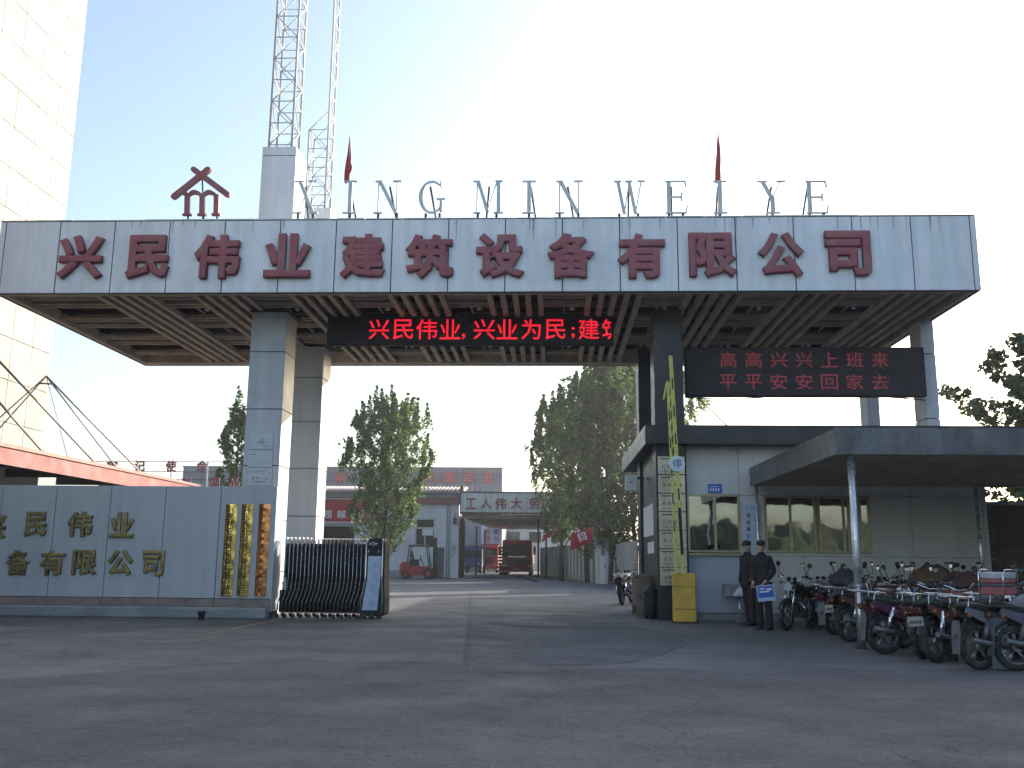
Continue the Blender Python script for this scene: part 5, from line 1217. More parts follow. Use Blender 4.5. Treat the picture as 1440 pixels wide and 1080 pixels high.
# ================================================================== MOTORCYCLES (local frame: +X forward, wheels on Z = 0)
def bike_proto(seed, tankm, rack=True, box=None, mud=True, headl=True, plate=True):
    r = random.Random(seed); t = thing('motorcycle', 'x', 'motorcycle')
    def part(mb, name, m, par=t, bevel=0): return mb.build(name, m, par, bevel)
    for wx, rr in ((-.62, .29), (.66, .30)):
        mb = MB(); mb.torus((wx, 0, rr), rr-.045, .048, 'Y', 30, 8); wo = part(mb, 'tyre', M_tyre)
        mb = MB(); mb.torus((wx, 0, rr), rr-.085, .02, 'Y', 26, 6, 1.4); mb.tube([(wx, -.06, rr), (wx, .06, rr)], .055, 12)
        for k in range(5):
            a = 2*math.pi*k/5+.3
            for s in (-.09, .09): mb.tube([(wx+.04*math.cos(a), 0, rr+.04*math.sin(a)), (wx+(rr-.09)*math.cos(a+s), 0, rr+(rr-.09)*math.sin(a+s))], .013, 6)
        mb.build('rim', M_rim, wo)
    mb = MB()
    for s in (-.09, .09): mb.tube([(.66, s, .30), (.47, s, .95)], [.026, .022], 8)
    part(mb, 'fork', M_chrome)
    mb = MB(); n = 9
    for (cx_, rr, a0, a1, nm) in ((.66, .335, 20, 150, 'front_fender'), (-.62, .335, 40, 165, 'rear_fender')):
        mb = MB(); vs = []
        for i in range(n+1):
            a = R(a0+(a1-a0)*i/n)
            for wv, dr in ((-.065, -.02), (-.03, .01), (.03, .01), (.065, -.02)): vs.append((cx_+(rr+dr)*math.cos(a), wv, .30+(rr+dr)*math.sin(a)))
        mb.smooth = True; mb.add(vs, [(i*4+j, i*4+j+1, (i+1)*4+j+1, (i+1)*4+j) for i in range(n) for j in range(3)]); part(mb, nm, tankm if nm[0] == 'f' else M_seat)
    mb = MB()
    for s in (-.1, .1): mb.tube([(.45, s*.4, .85), (.25, s, .35), (-.15, s, .30), (-.35, s, .55), (-.75, s, .76)], .018, 6); mb.tube([(.43, s*.5, .80), (-.2, s, .70), (-.8, s, .78)], .018, 6); mb.tube([(-.15, s, .33), (-.62, s, .29)], .022, 6)
    part(mb, 'frame', M_blackmat)
    mb = MB(); mb.box(-.05, .25, -.13, .13, .25, .45); mb.tube([(.1, 0, .42), (.22, 0, .68)], .085, 12)
    for k in range(6): mb.tube([(.115+.018*k, 0, .46+.035*k), (.122+.018*k, 0, .474+.035*k)], .108, 12)
    mb.tube([(.05, -.17, .35), (.05, .17, .35)], .09, 14); part(mb, 'engine', M_eng)
    mb = MB(); mb.tube([(.25, -.08, .55), (.38, -.12, .40), (.2, -.16, .24), (-.2, -.17, .24), (-.35, -.18, .27)], .02, 8); mb.tube([(-.3, -.18, .27), (-.85, -.20, .38)], [.034, .038], 12); part(mb, 'exhaust', M_eng)
    # tank
    rings = []
    for x, ww, z0_, z1_ in ((-.12, .05, .74, .80), (-.05, .10, .70, .86), (.12, .15, .68, .96), (.3, .15, .70, .97), (.42, .10, .76, .93), (.47, .05, .80, .88)):
        rings.append([Vector((x, ww*math.cos(a)*(1 if abs(math.sin(a)) < .8 else .9), (z0_+z1_)/2+(z1_-z0_)/2*math.sin(a))) for a in [2*math.pi*k/12 for k in range(12)]])
    mb = MB(); mb.loft(rings); part(mb, 'fuel_tank', tankm)
    rings = []
    for x, ww, z0_, z1_ in ((-.05, .07, .74, .82), (-.15, .12, .70, .83), (-.4, .13, .70, .81), (-.65, .13, .74, .86), (-.82, .11, .76, .86), (-.87, .06, .78, .84)):
        rings.append([Vector((x, ww*math.cos(a), (z0_+z1_)/2+(z1_-z0_)/2*math.sin(a))) for a in [2*math.pi*k/12 for k in range(12)]])
    mb = MB(); mb.loft(rings); part(mb, 'seat', M_seat)
    for s in (-1, 1):
        mb = MB(); mb.prism([(-.5, .55), (-.1, .42), (.02, .55), (-.1, .70), (-.55, .72), (-.82, .78), (-.85, .72)], (0, s*.125-.012, 0), XU, ZU, (0, 1, 0), 0, .024); part(mb, 'side_panel', tankm)
        mb = MB(); mb.tube([(-.62, s*.12, .32), (-.5, s*.13, .68)], .03, 8); mb.tube([(-.6, s*.12, .37), (-.52, s*.13, .62)], .042, 8); part(mb, 'shock_absorber', M_chrome if seed % 2 else M_eng)
        q = .02*s
        mb = MB(); mb.tube([(.36, s*.22, 1.06), (.42, s*.30, 1.14), (.38+q, s*.33, 1.27)], .007, 6); part(mb, 'mirror_stem', M_blackmat)
        mb = MB(); mb.tube([(.372+q, s*.345, 1.30), (.385+q, s*.345, 1.302)], .05, 14); mo = part(mb, 'mirror', M_blackmat)
        mb = MB(); mb.tube([(.370+q, s*.345, 1.30), (.372+q, s*.345, 1.30)], .044, 14); mb.build('mirror_glass', M_mirror, mo)
        mb = MB(); mb.tube([(.5, s*.10, .93), (.5, s*.2, .93)], .008, 6); mb.ball((.5, s*.21, .93), .032); part(mb, 'indicator', MATS['amber'])
        mb = MB(); mb.tube([(-.8, s*.08, .68), (-.84, s*.2, .68)], .008, 6); mb.ball((-.85, s*.21, .68), .03); part(mb, 'indicator', MATS['amber'])
        mb = MB(); mb.tube([(.0, s*.14, .32), (.0, s*.26, .32)], .018, 6); part(mb, 'footrest', M_blackmat)
        mb = MB(); mb.tube([(.37, s*.24, 1.055), (.30, s*.36, 1.04)], .02, 8); part(mb, 'grip', M_blackmat)
    mb = MB(); mb.tube([(.30, -.36, 1.04), (.37, -.23, 1.055), (.45, -.08, .97), (.45, .08, .97), (.37, .23, 1.055), (.30, .36, 1.04)], .012, 8); mb.tube([(.36, -.30, 1.05), (.42, -.2, 1.04)], .006, 5); mb.tube([(.36, .30, 1.05), (.42, .2, 1.04)], .006, 5); part(mb, 'handlebar', M_chrome)
    if headl:
        mb = MB(); mb.ball((.54, 0, .86), .10, .105, .10, 16, 10); ho = part(mb, 'headlight', M_chrome if seed % 2 else tankm)
        mb = MB(); mb.tube([(.61, 0, .86), (.645, 0, .86)], .088, 18); mb.build('headlight_lens', M_lens, ho)
        mb = MB(); mb.tube([(.44, -.06, .99), (.47, -.06, 1.03)], .045, 12); mb.tube([(.44, .06, .99), (.47, .06, 1.03)], .045, 12); part(mb, 'gauge', M_blackmat)
    mb = MB(); mb.box(-.97, -.9, -.075, .075, .66, .75); part(mb, 'tail_light', M_tail, bevel=.015)
    if mud:
        mb = MB(); mb.prism([(-.075, 0), (.075, 0), (.09, .30), (.06, .42), (-.06, .42), (-.09, .30)], (-.96, 0, .20), (0, 1, 0), (.12, 0, 1), (1, 0, -.1), 0, .01); part(mb, 'mudflap', M_mud)
    if plate:
        mb = MB(); mb.box(-1.0, -.992, -.11, .11, .50, .63); po = part(mb, 'number_plate', M_plate)
        mb = MB(); 
        for k in range(5): mb.box(-1.003, -1.0005, -.085+.036*k, -.062+.036*k, .535, .575)
        mb.build('plate_marking', M_etch, po)
    if rack:
        mb = MB()
        for s in (-.11, .11): mb.tube([(-.5, s, .80), (-.62, s, .90), (-1.02, s, .93), (-1.10, s*.5, .94)], .010, 6); mb.tube([(-.75, s, .915), (-.8, s, .72)], .009, 6)
        for x in (-.7, -.8, -.9, -1.0): mb.tube([(x, -.11, .92), (x, .11, .92)], .008, 6)
        mb.tube([(-1.10, -.055, .94), (-1.12, 0, .945), (-1.10, .055, .94)], .010, 6); part(mb, 'rear_rack', M_chrome)
    mb = MB(); mb.tube([(.02, .14, .30), (-.08, .26, .01)], .013, 6); part(mb, 'side_stand', M_steel)
    mb = MB(); mb.tube([(.28, -.19, .3), (.30, -.20, .62), (.24, .20, .62), (.28, .19, .3)] if False else [(.30, -.22, .28), (.33, -.24, .45), (.32, -.12, .56), (.32, .12, .56), (.33, .24, .45), (.30, .22, .28)], .013, 6); part(mb, 'crash_bar', M_chrome)
    return t
Mt1 = mat('paint_black', (.02, .02, .022), .25, 0, .2, 6, coat=.5); Mt2 = mat('paint_purple', (.09, .022, .06), .3, 0, .15, 6, coat=.5); Mt3 = mat('paint_dull_red', (.13, .03, .027), .4, 0, .3, 6); Mt4 = mat('paint_dark_blue', (.02, .03, .08), .3, 0, .2, 6, coat=.5); Mt5 = mat('paint_grey', (.16, .17, .18), .4, 0, .2, 6)
bkp = {'black': bike_proto(1, Mt1, plate=False, mud=False), 'purple': bike_proto(3, Mt2, plate=False), 'red': bike_proto(5, Mt3, mud=False), 'blue': bike_proto(2, Mt4, rack=False, plate=False), 'grey': bike_proto(4, Mt5, plate=False)}
used = set()
def place_bike(kind, px, py, head, label, lean=4, fwd=False, steer=0):
    """rear wheel (front wheel if fwd) touches the ground at the point seen at px, py; head: degrees from +X, anticlockwise"""
    p = gnd(px, py); h = R(head); d = Vector((math.cos(h), math.sin(h), 0)); off = -.66 if fwd else .62
    c = p+d*off
    t = bkp[kind] if kind not in used else copy_tree(bkp[kind]); used.add(kind)
    t.location = c; t.rotation_euler = (R(-lean), 0, h); t['label'] = label; t['category'] = 'motorcycle'; t['group'] = 'motorcycles parked in and before the shed'
    return t
B = []
place_bike('black', 1106, 887, 232, 'black motorcycle nearest the two men, front wheel turned to the street', 4, True)
place_bike('grey', 1174, 893, 38, 'motorcycle with a broad grey mudflap left of the front shed pole', 5)
place_bike('blue', 1142, 884, 60, 'dark blue motorcycle between the black one and the mudflap one', 3)
place_bike('red', 1197, 903, 20, 'dull red motorcycle half behind the front shed pole', 5)
place_bike('purple', 1246, 920, 6, 'purple tanked motorcycle side on just right of the front shed pole', 4)
place_bike('black', 1298, 927, 52, 'black motorcycle with small chrome rack right of the purple one', 5)
place_bike('red', 1318, 932, 40, 'red bodied motorcycle with a white number plate near the road', 6)
place_bike('grey', 1380, 942, 14, 'grey motorcycle at the right front beside the one with the striped box', 4)
bkx = place_bike('blue', 1432, 944, 5, 'dark motorcycle with a striped load box, cut by the right edge of the picture', 4)
place_bike('black', 1190, 880, 250, 'black motorcycle in the back row left of the front shed pole', 4, True)
place_bike('red', 1240, 880, 255, 'dull red motorcycle in the back row right of the front shed pole', 4, True)
place_bike('blue', 1285, 884, 248, 'dark motorcycle with raised handlebars deep inside the shed', 4, True)
place_bike('grey', 1330, 886, 250, 'grey motorcycle deep inside the shed beneath the brown cover', 4, True)
place_bike('purple', 1372, 888, 245, 'purple motorcycle deep in the shed near the rear right pole', 4, True)
place_bike('red', 1425, 893, 240, 'red motorcycle deepest at the right of the shed', 4, True)
place_bike('blue', 1221, 902, 30, 'dark blue motorcycle wedged just right of the front shed pole, behind the purple one', 5)
place_bike('black', 1272, 912, 36, 'black motorcycle wedged behind the purple and the small racked one', 5)
place_bike('black', 1350, 930, 28, 'black motorcycle between the plated red bodied one and the grey one', 5)
place_bike('red', 1408, 930, 22, 'dull red motorcycle right behind the two rightmost motorcycles', 5)
place_bike('black', 1160, 874, 236, 'black motorcycle deep behind the mudflap one with raised mirrors', 3, True)
place_bike('grey', 1268, 872, 240, 'grey motorcycle deepest behind the pole against the gatehouse wall', 3, True)
# striped load box
p = gnd(1432, 944); c = p+Vector((-.17, -.02, .95)); Mz = Matrix.Translation(c) @ Matrix.Rotation(R(38), 4, 'Z') @ Matrix.Diagonal((.78, .78, .98, 1))
lbx = thing('load_box', 'striped red and white box strapped on the rack of the rightmost motorcycle', 'box', c)
for k, (z0_, z1_, m) in enumerate(((0, .11, mat('faded_pink_red', (.34, .10, .10), .6, 0, .2, 5)), (.11, .15, M_mud), (.15, .21, MATS['faded_pink_red']), (.21, .30, mat('pale_cloth', (.42, .42, .45), .8, 0, .15, 5)))):
    mb = MB(); mb.box(-.2, .22, -.2, .2, z0_+.003, z1_, Mz); mb.build('layer', m, lbx, bevel=.015)
mb = MB()
for y in (-.205, .205): mb.tube([Mz @ Vector((-.22, y, .0)), Mz @ Vector((-.22, y, .27)), Mz @ Vector((-.15, y, .33)), Mz @ Vector((.15, y, .33)), Mz @ Vector((.24, y, .27)), Mz @ Vector((.24, y, .0))], .009, 6)
mb.tube([Mz @ Vector((.24, -.205, .27)), Mz @ Vector((.24, .205, .27))], .009, 6); mb.build('wire_basket', M_chrome, lbx)
# lettered mudflaps
def lettered_flap(px, py, py2, ya_, lab, s, m, col):
    a = at(px, py, ya_); b = at(px, py2, ya_); mb = MB(); w2 = .11
    mb.box(a.x-w2, a.x+w2, ya_, ya_+.012, b.z, a.z); o = mb.build('mudguard_flap', m); tag(o, lab, 'mudflap')
    h_ = (a.z-b.z)/(len(s)+1)
    for i, ch in enumerate(s): text_obj('character', ch, (a.x, ya_-.002, a.z-h_*(i+1)), XU, ZU, .13, .10, .002, col, o, .005)
lettered_flap(1356, 878, 932, 13.55, 'tan rubber flap with faint writing behind the red bodied motorcycle', '安全行车', mat('tan_rubber', (.22, .18, .11), .8, 0, .25, 8), mat('tan_ink', (.34, .29, .2), .8, 0, 0))
lettered_flap(1403, 868, 941, 12.65, 'grey rubber flap with white writing hanging at the right front', '平安', M_mud, M_paper)
# sheets over bikes at the back
def cover(px, py, Y, sx, sy, sz, m, lab):
    c = at(px, py, Y); mb = MB(); n, k = 14, 8; r = random.Random(int(px)); rings = []
    for j in range(k):
        f = j/(k-1); z = c.z+sz*(1-f)-sz*.5; rr = math.sin(math.pi/2*min(1, .15+f*1.1))**.8
        rings.append([Vector((c.x+sx*rr*math.cos(2*math.pi*i/n)*(1+.09*math.sin(i*2.1+j)), c.y+sy*rr*math.sin(2*math.pi*i/n)*(1+.09*math.sin(i*3.3)), z+.04*math.sin(i*1.7+j*.8))) for i in range(n)])
    mb.loft(rings); tag(mb.build('dust_cover', m), lab, 'cover', 'cloth covers thrown over motorcycles')
cover(1310, 809, 18.6, .42, .55, .36, mat('brown_cloth', (.14, .08, .04), .85, 0, .3, 6, .3, 20), 'brown cloth cover over a motorcycle seat inside the shed')
cover(1352, 818, 18.2, .5, .5, .34, mat('rust_cloth', (.12, .05, .045), .85, 0, .3, 6, .3, 20), 'rust red cloth cover beside the brown one inside the shed')
cover(1187, 812, 19.6, .28, .5, .30, mat('slate_cloth', (.05, .052, .075), .75, 0, .3, 6, .3, 20), 'slate blue cover on a motorcycle left of the front shed pole')
# scooter in the yard, left of the gatehouse
ex = copy_tree(bkp['black']); pp = gnd(884, 851); ex.location = (pp.x, pp.y+.6, 0); ex.rotation_euler = (R(-5), 0, R(72)); tag(ex, 'lone dark motorcycle parked in the yard left of the gatehouse', 'motorcycle', 'motorcycles parked in and before the shed')

# ================================================================== PEOPLE
def skin_mesh(nodes, edges, name, mat_, sub=2):
    """nodes: (pos, rx, ry); first node is the root"""
    me = bpy.data.meshes.new(name); me.from_pydata([n[0] for n in nodes], edges, []); o = bpy.data.objects.new(name, me); C.objects.link(o)
    o.modifiers.new('s', 'SKIN'); o.modifiers.new('u', 'SUBSURF').levels = sub
    for i, n in enumerate(nodes):
        v = me.skin_vertices[0].data[i]; v.radius = (n[1], n[2]); v.use_root = (i == 0)
    dg = bpy.context.evaluated_depsgraph_get(); out = bpy.data.meshes.new_from_object(o.evaluated_get(dg))
    C.objects.unlink(o); bpy.data.objects.remove(o)
    out.materials.clear(); out.materials.append(mat_)
    out.polygons.foreach_set('use_smooth', [True]*len(out.polygons)); return out
def join_meshes(meshes, name, mats):
    V = []; Fc = []; mi = []
    for k, (me, idx) in enumerate(meshes):
        n = len(V); V += [tuple(v.co) for v in me.vertices]; Fc += [tuple(i+n for i in p.vertices) for p in me.polygons]; mi += [idx]*len(me.polygons)
    o = bpy.data.meshes.new(name); o.from_pydata(V, [], Fc)
    for m in mats: o.materials.append(m)
    o.polygons.foreach_set('material_index', mi); o.polygons.foreach_set('use_smooth', [True]*len(mi)); return o
def person(px, py, face, label, pose, H=1.76, headturn=0, badge=False):
    p = gnd(px, py); t = thing('person', label, 'person', p)
    s = H/1.76
    sh, hip, knee, ank = 1.44*s, .95*s, .50*s, .08*s
    LA, RA = pose['L'], pose['R']           # (elbow, wrist) for the figure's left (+X of local) and right; local frame: faces -Y
    def arm(side, el, wr): return [((side*.168*s, .0, sh-.02), .06, .06), (tuple(el), .048, .048), (tuple(wr), .034, .03)]
    feet = pose['feet']
    N_ = [((0, 0, hip), .13, .10), ((0, .0, 1.10*s), .125, .095), ((0, .0, 1.28*s), .15, .105), ((0, 0, sh), .10, .08), ((0, -.005, 1.50*s), .052, .052), ((0, -.01, 1.58*s), .055, .06)]
    E_ = [(0, 1), (1, 2), (2, 3), (3, 4), (4, 5)]
    for side, (el, wr) in ((1, LA), (-1, RA)):
        b = len(N_); N_ += arm(side, el, wr); E_ += [(3, b), (b, b+1), (b+1, b+2)]
        hx, hy, hz_ = wr; d = (Vector(wr)-Vector(el)).normalized(); hc = Vector(wr)+d*.06
        N_.append((tuple(hc), .036, .02)); E_.append((b+2, b+3))
    for side, (fx_, fy) in ((1, feet[0]), (-1, feet[1])):
        b = len(N_); N_ += [((side*.09, 0, hip-.05), .085, .085), ((side*.095+fx_*.5, fy*.5-.01, knee), .055, .06), ((side*.10+fx_, fy, ank), .038, .045), ((side*.11+fx_, fy-.13, .035), .035, .028)]; E_ += [(0, b), (b, b+1), (b+1, b+2), (b+2, b+3)]
    body = skin_mesh(N_, E_, 'body', M_skin, 2)
    # head with face
    hb_ = MB(); hb_.smooth = True; n, k = 24, 18; rings = []
    hz0 = 1.655*s; Q = Matrix.Rotation(headturn, 3, 'Z')
    for j in range(k+1):
        th_ = math.pi*j/k
        ring = []
        for i in range(n):
            a = 2*math.pi*i/n; x = .076*math.sin(th_)**.85*math.cos(a); y = .095*math.sin(th_)**.85*math.sin(a); z = .118*math.cos(th_)
            fr_ = max(0, -math.sin(a))*math.sin(th_)
            if z < 0: x *= 1-.30*(-z/.118); y *= 1-.12*(-z/.118)
            if fr_ > .3:
                y -= .020*math.exp(-((z+.012)/.022)**2-(x/.012)**2)            # nose
                y += .011*math.exp(-((z-.022)/.012)**2-((abs(x)-.03)/.016)**2)  # eye sockets
                y -= .006*math.exp(-((z+.052)/.010)**2-(x/.022)**2)            # lips
                y -= .008*math.exp(-((z+.095)/.02)**2-(x/.02)**2)              # chin
            ring.append(Q @ Vector((x, y, z))+Vector((0, -.012, hz0)))
        rings.append(ring)
    vs = [v for r_ in rings for v in r_]; hb_.add(vs, [(j*n+i, (j+1)*n+i, (j+1)*n+(i+1) % n, j*n+(i+1) % n) for j in range(k) for i in range(n)])
    for sd_ in (-1, 1): hb_.ball(Q @ Vector((sd_*.076, .01, -.005))+Vector((0, -.012, hz0)), .012, .02, .032, 8, 6)
    hm = hb_.mesh('h', M_skin)
    parts = [(body, 0), (hm, 0)]
    # fingers
    for side, (el, wr) in ((1, LA), (-1, RA)):
        d = (Vector(wr)-Vector(el)).normalized(); lat = Vector((0, 1, 0)); lat = (lat-d*lat.dot(d)).normalized(); pal = d.cross(lat)*(-side); base = Vector(wr)+d*.085
        for q, ln in enumerate((.062, .072, .068, .054)):
            o_ = base+lat*(-.030+.020*q); f1 = o_+d*ln*.5+pal*.008; f2 = o_+d*ln*.85+pal*.026
            parts.append((skin_mesh([(tuple(o_-d*.03), .010, .010), (tuple(o_), .0095, .0095), (tuple(f1), .009, .009), (tuple(f2), .0075, .0075)], [(0, 1), (1, 2), (2, 3)], 'f', M_skin, 1), 0))
        o_ = Vector(wr)+d*.03-lat*.03; parts.append((skin_mesh([(tuple(o_+lat*.015), .012, .012), (tuple(o_-lat*.012+d*.02), .011, .011), (tuple(o_-lat*.018+d*.055+pal*.012), .009, .009)], [(0, 1), (1, 2)], 'f', M_skin, 1), 0))
    # eyes, brows, lips as small faces of the same mesh
    eb = MB()
    for sd_ in (-1, 1): eb.ball(Q @ Vector((sd_*.030, -.083, .018))+Vector((0, -.012, hz0)), .010, .006, .005, 8, 5); eb.box(-.014, .014, -.004, .004, -.003, .003, Matrix.Translation(Q @ Vector((sd_*.030, -.088, .036))+Vector((0, -.012, hz0))) @ Q.to_4x4())
    parts.append((eb.mesh('e', M_etch), 1))
    bo = link_mesh('body', join_meshes(parts, 'body', [M_skin, M_etch]), t)
    # clothes
    J = [((0, 0, 1.02*s), .165, .125), ((0, .0, .90*s), .165, .125)]
    J = [((0, 0, 1.06*s), .16, .12), ((0, 0, .84*s), .165, .13), ((0, 0, 1.26*s), .178, .128), ((0, 0, 1.43*s), .135, .105), ((0, -.003, 1.50*s), .078, .080), ((0, -.005, 1.56*s), .066, .070)]
    JE = [(0, 1), (0, 2), (2, 3), (3, 4), (4, 5)]
    for side, (el, wr) in ((1, LA), (-1, RA)):
        b = len(J); J += [((side*.160*s, 0, sh-.03), .080, .08), (tuple(el), .066, .066), (tuple(Vector(el).lerp(Vector(wr), .97)), .049, .046)]; JE += [(3, b), (b, b+1), (b+1, b+2)]
    link_mesh('jacket', skin_mesh(J, JE, 'jacket', M_cloth, 2), t)
    T = [((0, 0, .93*s), .145, .115)]; TE = []
    for side, (fx_, fy) in ((1, feet[0]), (-1, feet[1])):
        b = len(T); T += [((side*.09, 0, hip-.08), .108, .105), ((side*.095+fx_*.5, fy*.5-.01, knee), .078, .082), ((side*.10+fx_, fy+.0, ank-.03), .062, .078)]; TE += [(0, b), (b, b+1), (b+1, b+2)]
    link_mesh('trousers', skin_mesh(T, TE, 'trousers', M_trous, 2), t)
    for side, (fx_, fy) in ((1, feet[0]), (-1, feet[1])):
        mb = MB(); rings = []
        for (yy, ww, hh_) in ((.085, .04, .07), (.05, .05, .12), (-.04, .052, .125), (-.10, .054, .09), (-.18, .05, .065), (-.22, .025, .04)):
            rings.append([Vector((side*.10+fx_+ww*math.cos(a), fy+yy, max(0.0, hh_/2+hh_/2*math.sin(a)))) for a in [2*math.pi*q/10 for q in range(10)]])
        mb.loft(rings); me = mb.mesh('shoe', M_seat); link_mesh('shoe', me, t)
    mb = MB(); mb.smooth = True; n = 20; rings = []
    for j, (rr, z) in enumerate(((.082, .030), (.088, .055), (.090, .085), (.082, .112), (.055, .133), (.01, .142))):
        rings.append([Q @ Vector((rr*math.cos(2*math.pi*i/n), rr*1.16*math.sin(2*math.pi*i/n), z))+Vector((0, -.010, hz0)) for i in range(n)])
    mb.loft(rings)
    vis = [Vector((.075*math.cos(a), -.085-.065*math.sin(a), .040-.02*math.sin(a))) for a in [math.pi*i/10 for i in range(11)]]
    lo_ = [Q @ v+Vector((0, -.012, hz0)) for v in vis]; hi = [v+Vector((0, 0, .008)) for v in lo_]; nn_ = len(lo_)
    mb.add(lo_+hi, [tuple(range(nn_-1, -1, -1)), tuple(range(nn_, 2*nn_))]+[(i, i+1, nn_+i+1, nn_+i) for i in range(nn_-1)]+[(nn_-1, 0, nn_, 2*nn_-1)])
    link_mesh('cap', mb.mesh('cap', M_cloth), t)
    mb = MB(); mb.smooth = True
    mb.torus((0, -.005, 1.520*s), .058, .020, 'Z', 20, 6, 1.6); link_mesh('collar', mb.mesh('collar', M_cloth), t)
    if badge:
        el = Vector(LA[0]); q = Vector((.185*s, 0, sh)).lerp(el, .42); mb = MB(); mb.box(-.045, .045, -.006, .006, -.022, .022, Matrix.Translation(q+Vector((-.0, -.082, .04))) @ Matrix.Rotation(R(20), 4, 'Y')); link_mesh('arm_patch', mb.mesh('arm_patch', M_paper), t)
    mb = MB()
    for z in (1.36, 1.24, 1.12, 1.0): mb.ball((0, -.118+(z-1.2)*.03, z*s), .008, .006, .008, 6, 4)
    link_mesh('button', mb.mesh('button', M_chrome), t)
    t.rotation_euler = (0, 0, face); return t
# front man: faces the street, right hand low in front holding a blue packet
pr = person(1075, 886, R(-36), 'man in a dark uniform and cap facing the street, holding a blue and white packet',
    {'L': ((.25, .02, 1.16), (.13, -.17, .95)), 'R': ((-.22, .02, 1.16), (-.14, -.14, .93)), 'feet': ((.02, 0), (-.0, .05))}, 1.75, R(34))
pl = person(1055, 880, R(-62), 'man in a dark uniform standing behind, half hidden and looking left',
    {'L': ((.27, .04, 1.16), (.25, -.06, .92)), 'R': ((-.22, .02, 1.16), (-.16, -.10, .92)), 'feet': ((.0, 0), (.02, .05))}, 1.77, R(10), badge=True)
# packet
pk0 = gnd(1075, 886); pkc = Vector((at(1077, 834, pk0.y-.30).x, pk0.y-.30, at(1077, 834, pk0.y-.30).z)); Mz = Matrix.Translation(pkc) @ Matrix.Rotation(R(-6), 4, 'Y')
pk = thing('packet', 'blue and white printed packet held low by the front man', 'packet', pkc)
mb = MB(); mb.box(-.175, .175, -.012, .012, -.155, .155, Mz); mb.build('sheet', mat('pale_blue_paper', (.42, .50, .72), .5, 0, .06), pk)
mb = MB(); mb.box(-.155, .155, -.0145, -.0125, -.085, .135, Mz); mb.build('printed_field', M_blue, pk)
mb = MB(); mb.box(-.13, .07, -.0165, -.0148, .015, .045, Mz); mb.box(.02, .12, -.0165, -.0148, .05, .09, Mz); mb.box(-.12, -.02, -.0165, -.0148, .075, .10, Mz); mb.build('printed_marks', M_paper, pk)

# ================================================================== OUTSIDE THE FRAME: shapes added for shade and reflections
sb = thing('street_shade_block', 'plain block added beyond the right edge to shade the street', 'building', (34, 19, 0))  # added out of view to keep the low sun off the street
mb = MB(); mb.box(26.6, 43, -12, 50.3, 0, 17); mb.build('wall', M_wallw, sb)
mb = MB(); mb.box(26.5, 43.3, -12.3, 50.5, 17.002, 17.4); mb.build('roof', M_conc, sb)
for j in range(4):
    for k in range(9):
        mb = MB(); mb.box(26.51, 26.598, -9+k*5.6, -7+k*5.6, 1.2+j*4, 3.2+j*4); mb.build('window', M_glassd, sb)

# screens added behind the gatehouse, heights stepped to shade the yard in bands
for (ya_, yb_, h_, lab) in ((36.6, 47.6, 6.3, 'long narrow shade screen added behind the gatehouse nearest the street'), (47.7, 49.5, 4.4, 'low narrow shade screen added between two taller ones behind the gatehouse'), (49.6, 51.6, 7.4, 'short taller shade screen added behind the gatehouse'), (51.7, 55.5, 4.9, 'lower flat shade screen added beside the poplars'), (55.6, 68.4, 8.6, 'tall shade screen added behind the poplar row'), (68.5, 72.2, 4.8, 'low shade screen added between the tall ones far along the yard'), (72.3, 100, 9.6, 'farthest tall shade screen added along the yard')):
    t = thing('shade_screen', lab, 'shed', (12.7, (ya_+yb_)/2, 0))
    mb = MB(); mb.box(12.2, 13.2, ya_, yb_, 0, h_); mb.build('wall', M_wallw, t)
    mb = MB(); mb.box(12.1, 13.3, ya_, yb_, h_+.002, h_+.1); mb.build('roof', M_greyb, t)
ob = thing('reflection_hedge', 'long dark hedge added behind the camera for the window reflections', 'hedge', (0, -34, 0))  # added unseen behind the camera so the window panes reflect something dark
mb = MB(); n, k = 120, 6; vs = []
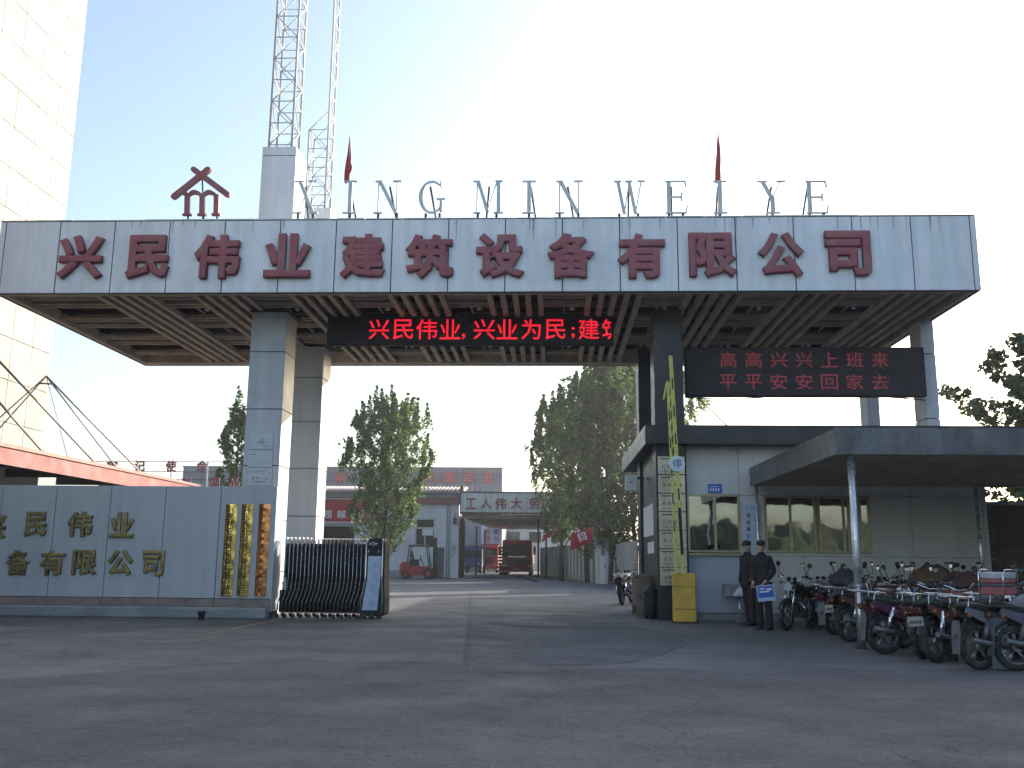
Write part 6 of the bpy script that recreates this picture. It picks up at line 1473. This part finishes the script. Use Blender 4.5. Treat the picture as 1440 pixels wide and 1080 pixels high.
for j in range(k+1):
    for i in range(n+1):
        a = math.pi*j/k; vs.append((-60+120*i/n, -36-2.2*math.cos(a)+rng.uniform(-.4, .4), max(0, 4.2*math.sin(a)**.6+rng.uniform(-.7, .7))*(1 if 0 < j < k else 0)))
mb.add(vs, [(j*(n+1)+i, j*(n+1)+i+1, (j+1)*(n+1)+i+1, (j+1)*(n+1)+i) for j in range(k) for i in range(n)])
mb.build('foliage', mat('hedge_leaf', (.035, .045, .02), .9, 0, .5, 2, .5, 8), ob)

# grit and dry leaves lying on the pavement
rl_ = np.random.default_rng(5); n = 900
px_ = rl_.uniform(-14, 11, n); py_ = rl_.uniform(8.5, 21, n)
edge_ = rl_.random(n) < .5; px_ = np.where(edge_, rl_.uniform(-14, -6.3, n), px_); py_ = np.where(edge_, 20.7-rl_.exponential(.5, n), py_)
P_ = np.stack([px_, py_, np.full(n, .014)], 1); sz_ = rl_.uniform(.01, .035, n)[:, None]; an_ = rl_.uniform(0, 6.28, n)
a_ = np.stack([np.cos(an_), np.sin(an_), rl_.uniform(-.2, .2, n)], 1)*sz_; b2_ = np.stack([-np.sin(an_), np.cos(an_), rl_.uniform(-.2, .2, n)], 1)*sz_*.6
lit = link_mesh('litter', quads_mesh('litter', np.stack([P_-a_, P_-b2_, P_+a_, P_+b2_], 1).reshape(-1, 3), mat('dry_leaf', (.16, .12, .07), .9, 0, .4, 30), (0, 0, 0)))
tag(lit, kind='stuff')
# thin morning haze
hz_ = MB(); hz_.box(-310, 310, -70, 430, -1.0, 33.5)
hm_ = bpy.data.materials.new('haze_air'); hm_.use_nodes = True; t_ = hm_.node_tree
t_.nodes.remove(t_.nodes['Principled BSDF']); pv = t_.nodes.new('ShaderNodeVolumePrincipled')
pv.inputs['Color'].default_value = (.92, .95, 1, 1); pv.inputs['Density'].default_value = HAZE; pv.inputs['Anisotropy'].default_value = .55
t_.links.new(pv.outputs[0], t_.nodes['Material Output'].inputs['Volume'])
tag(hz_.build('haze', hm_), kind='stuff')
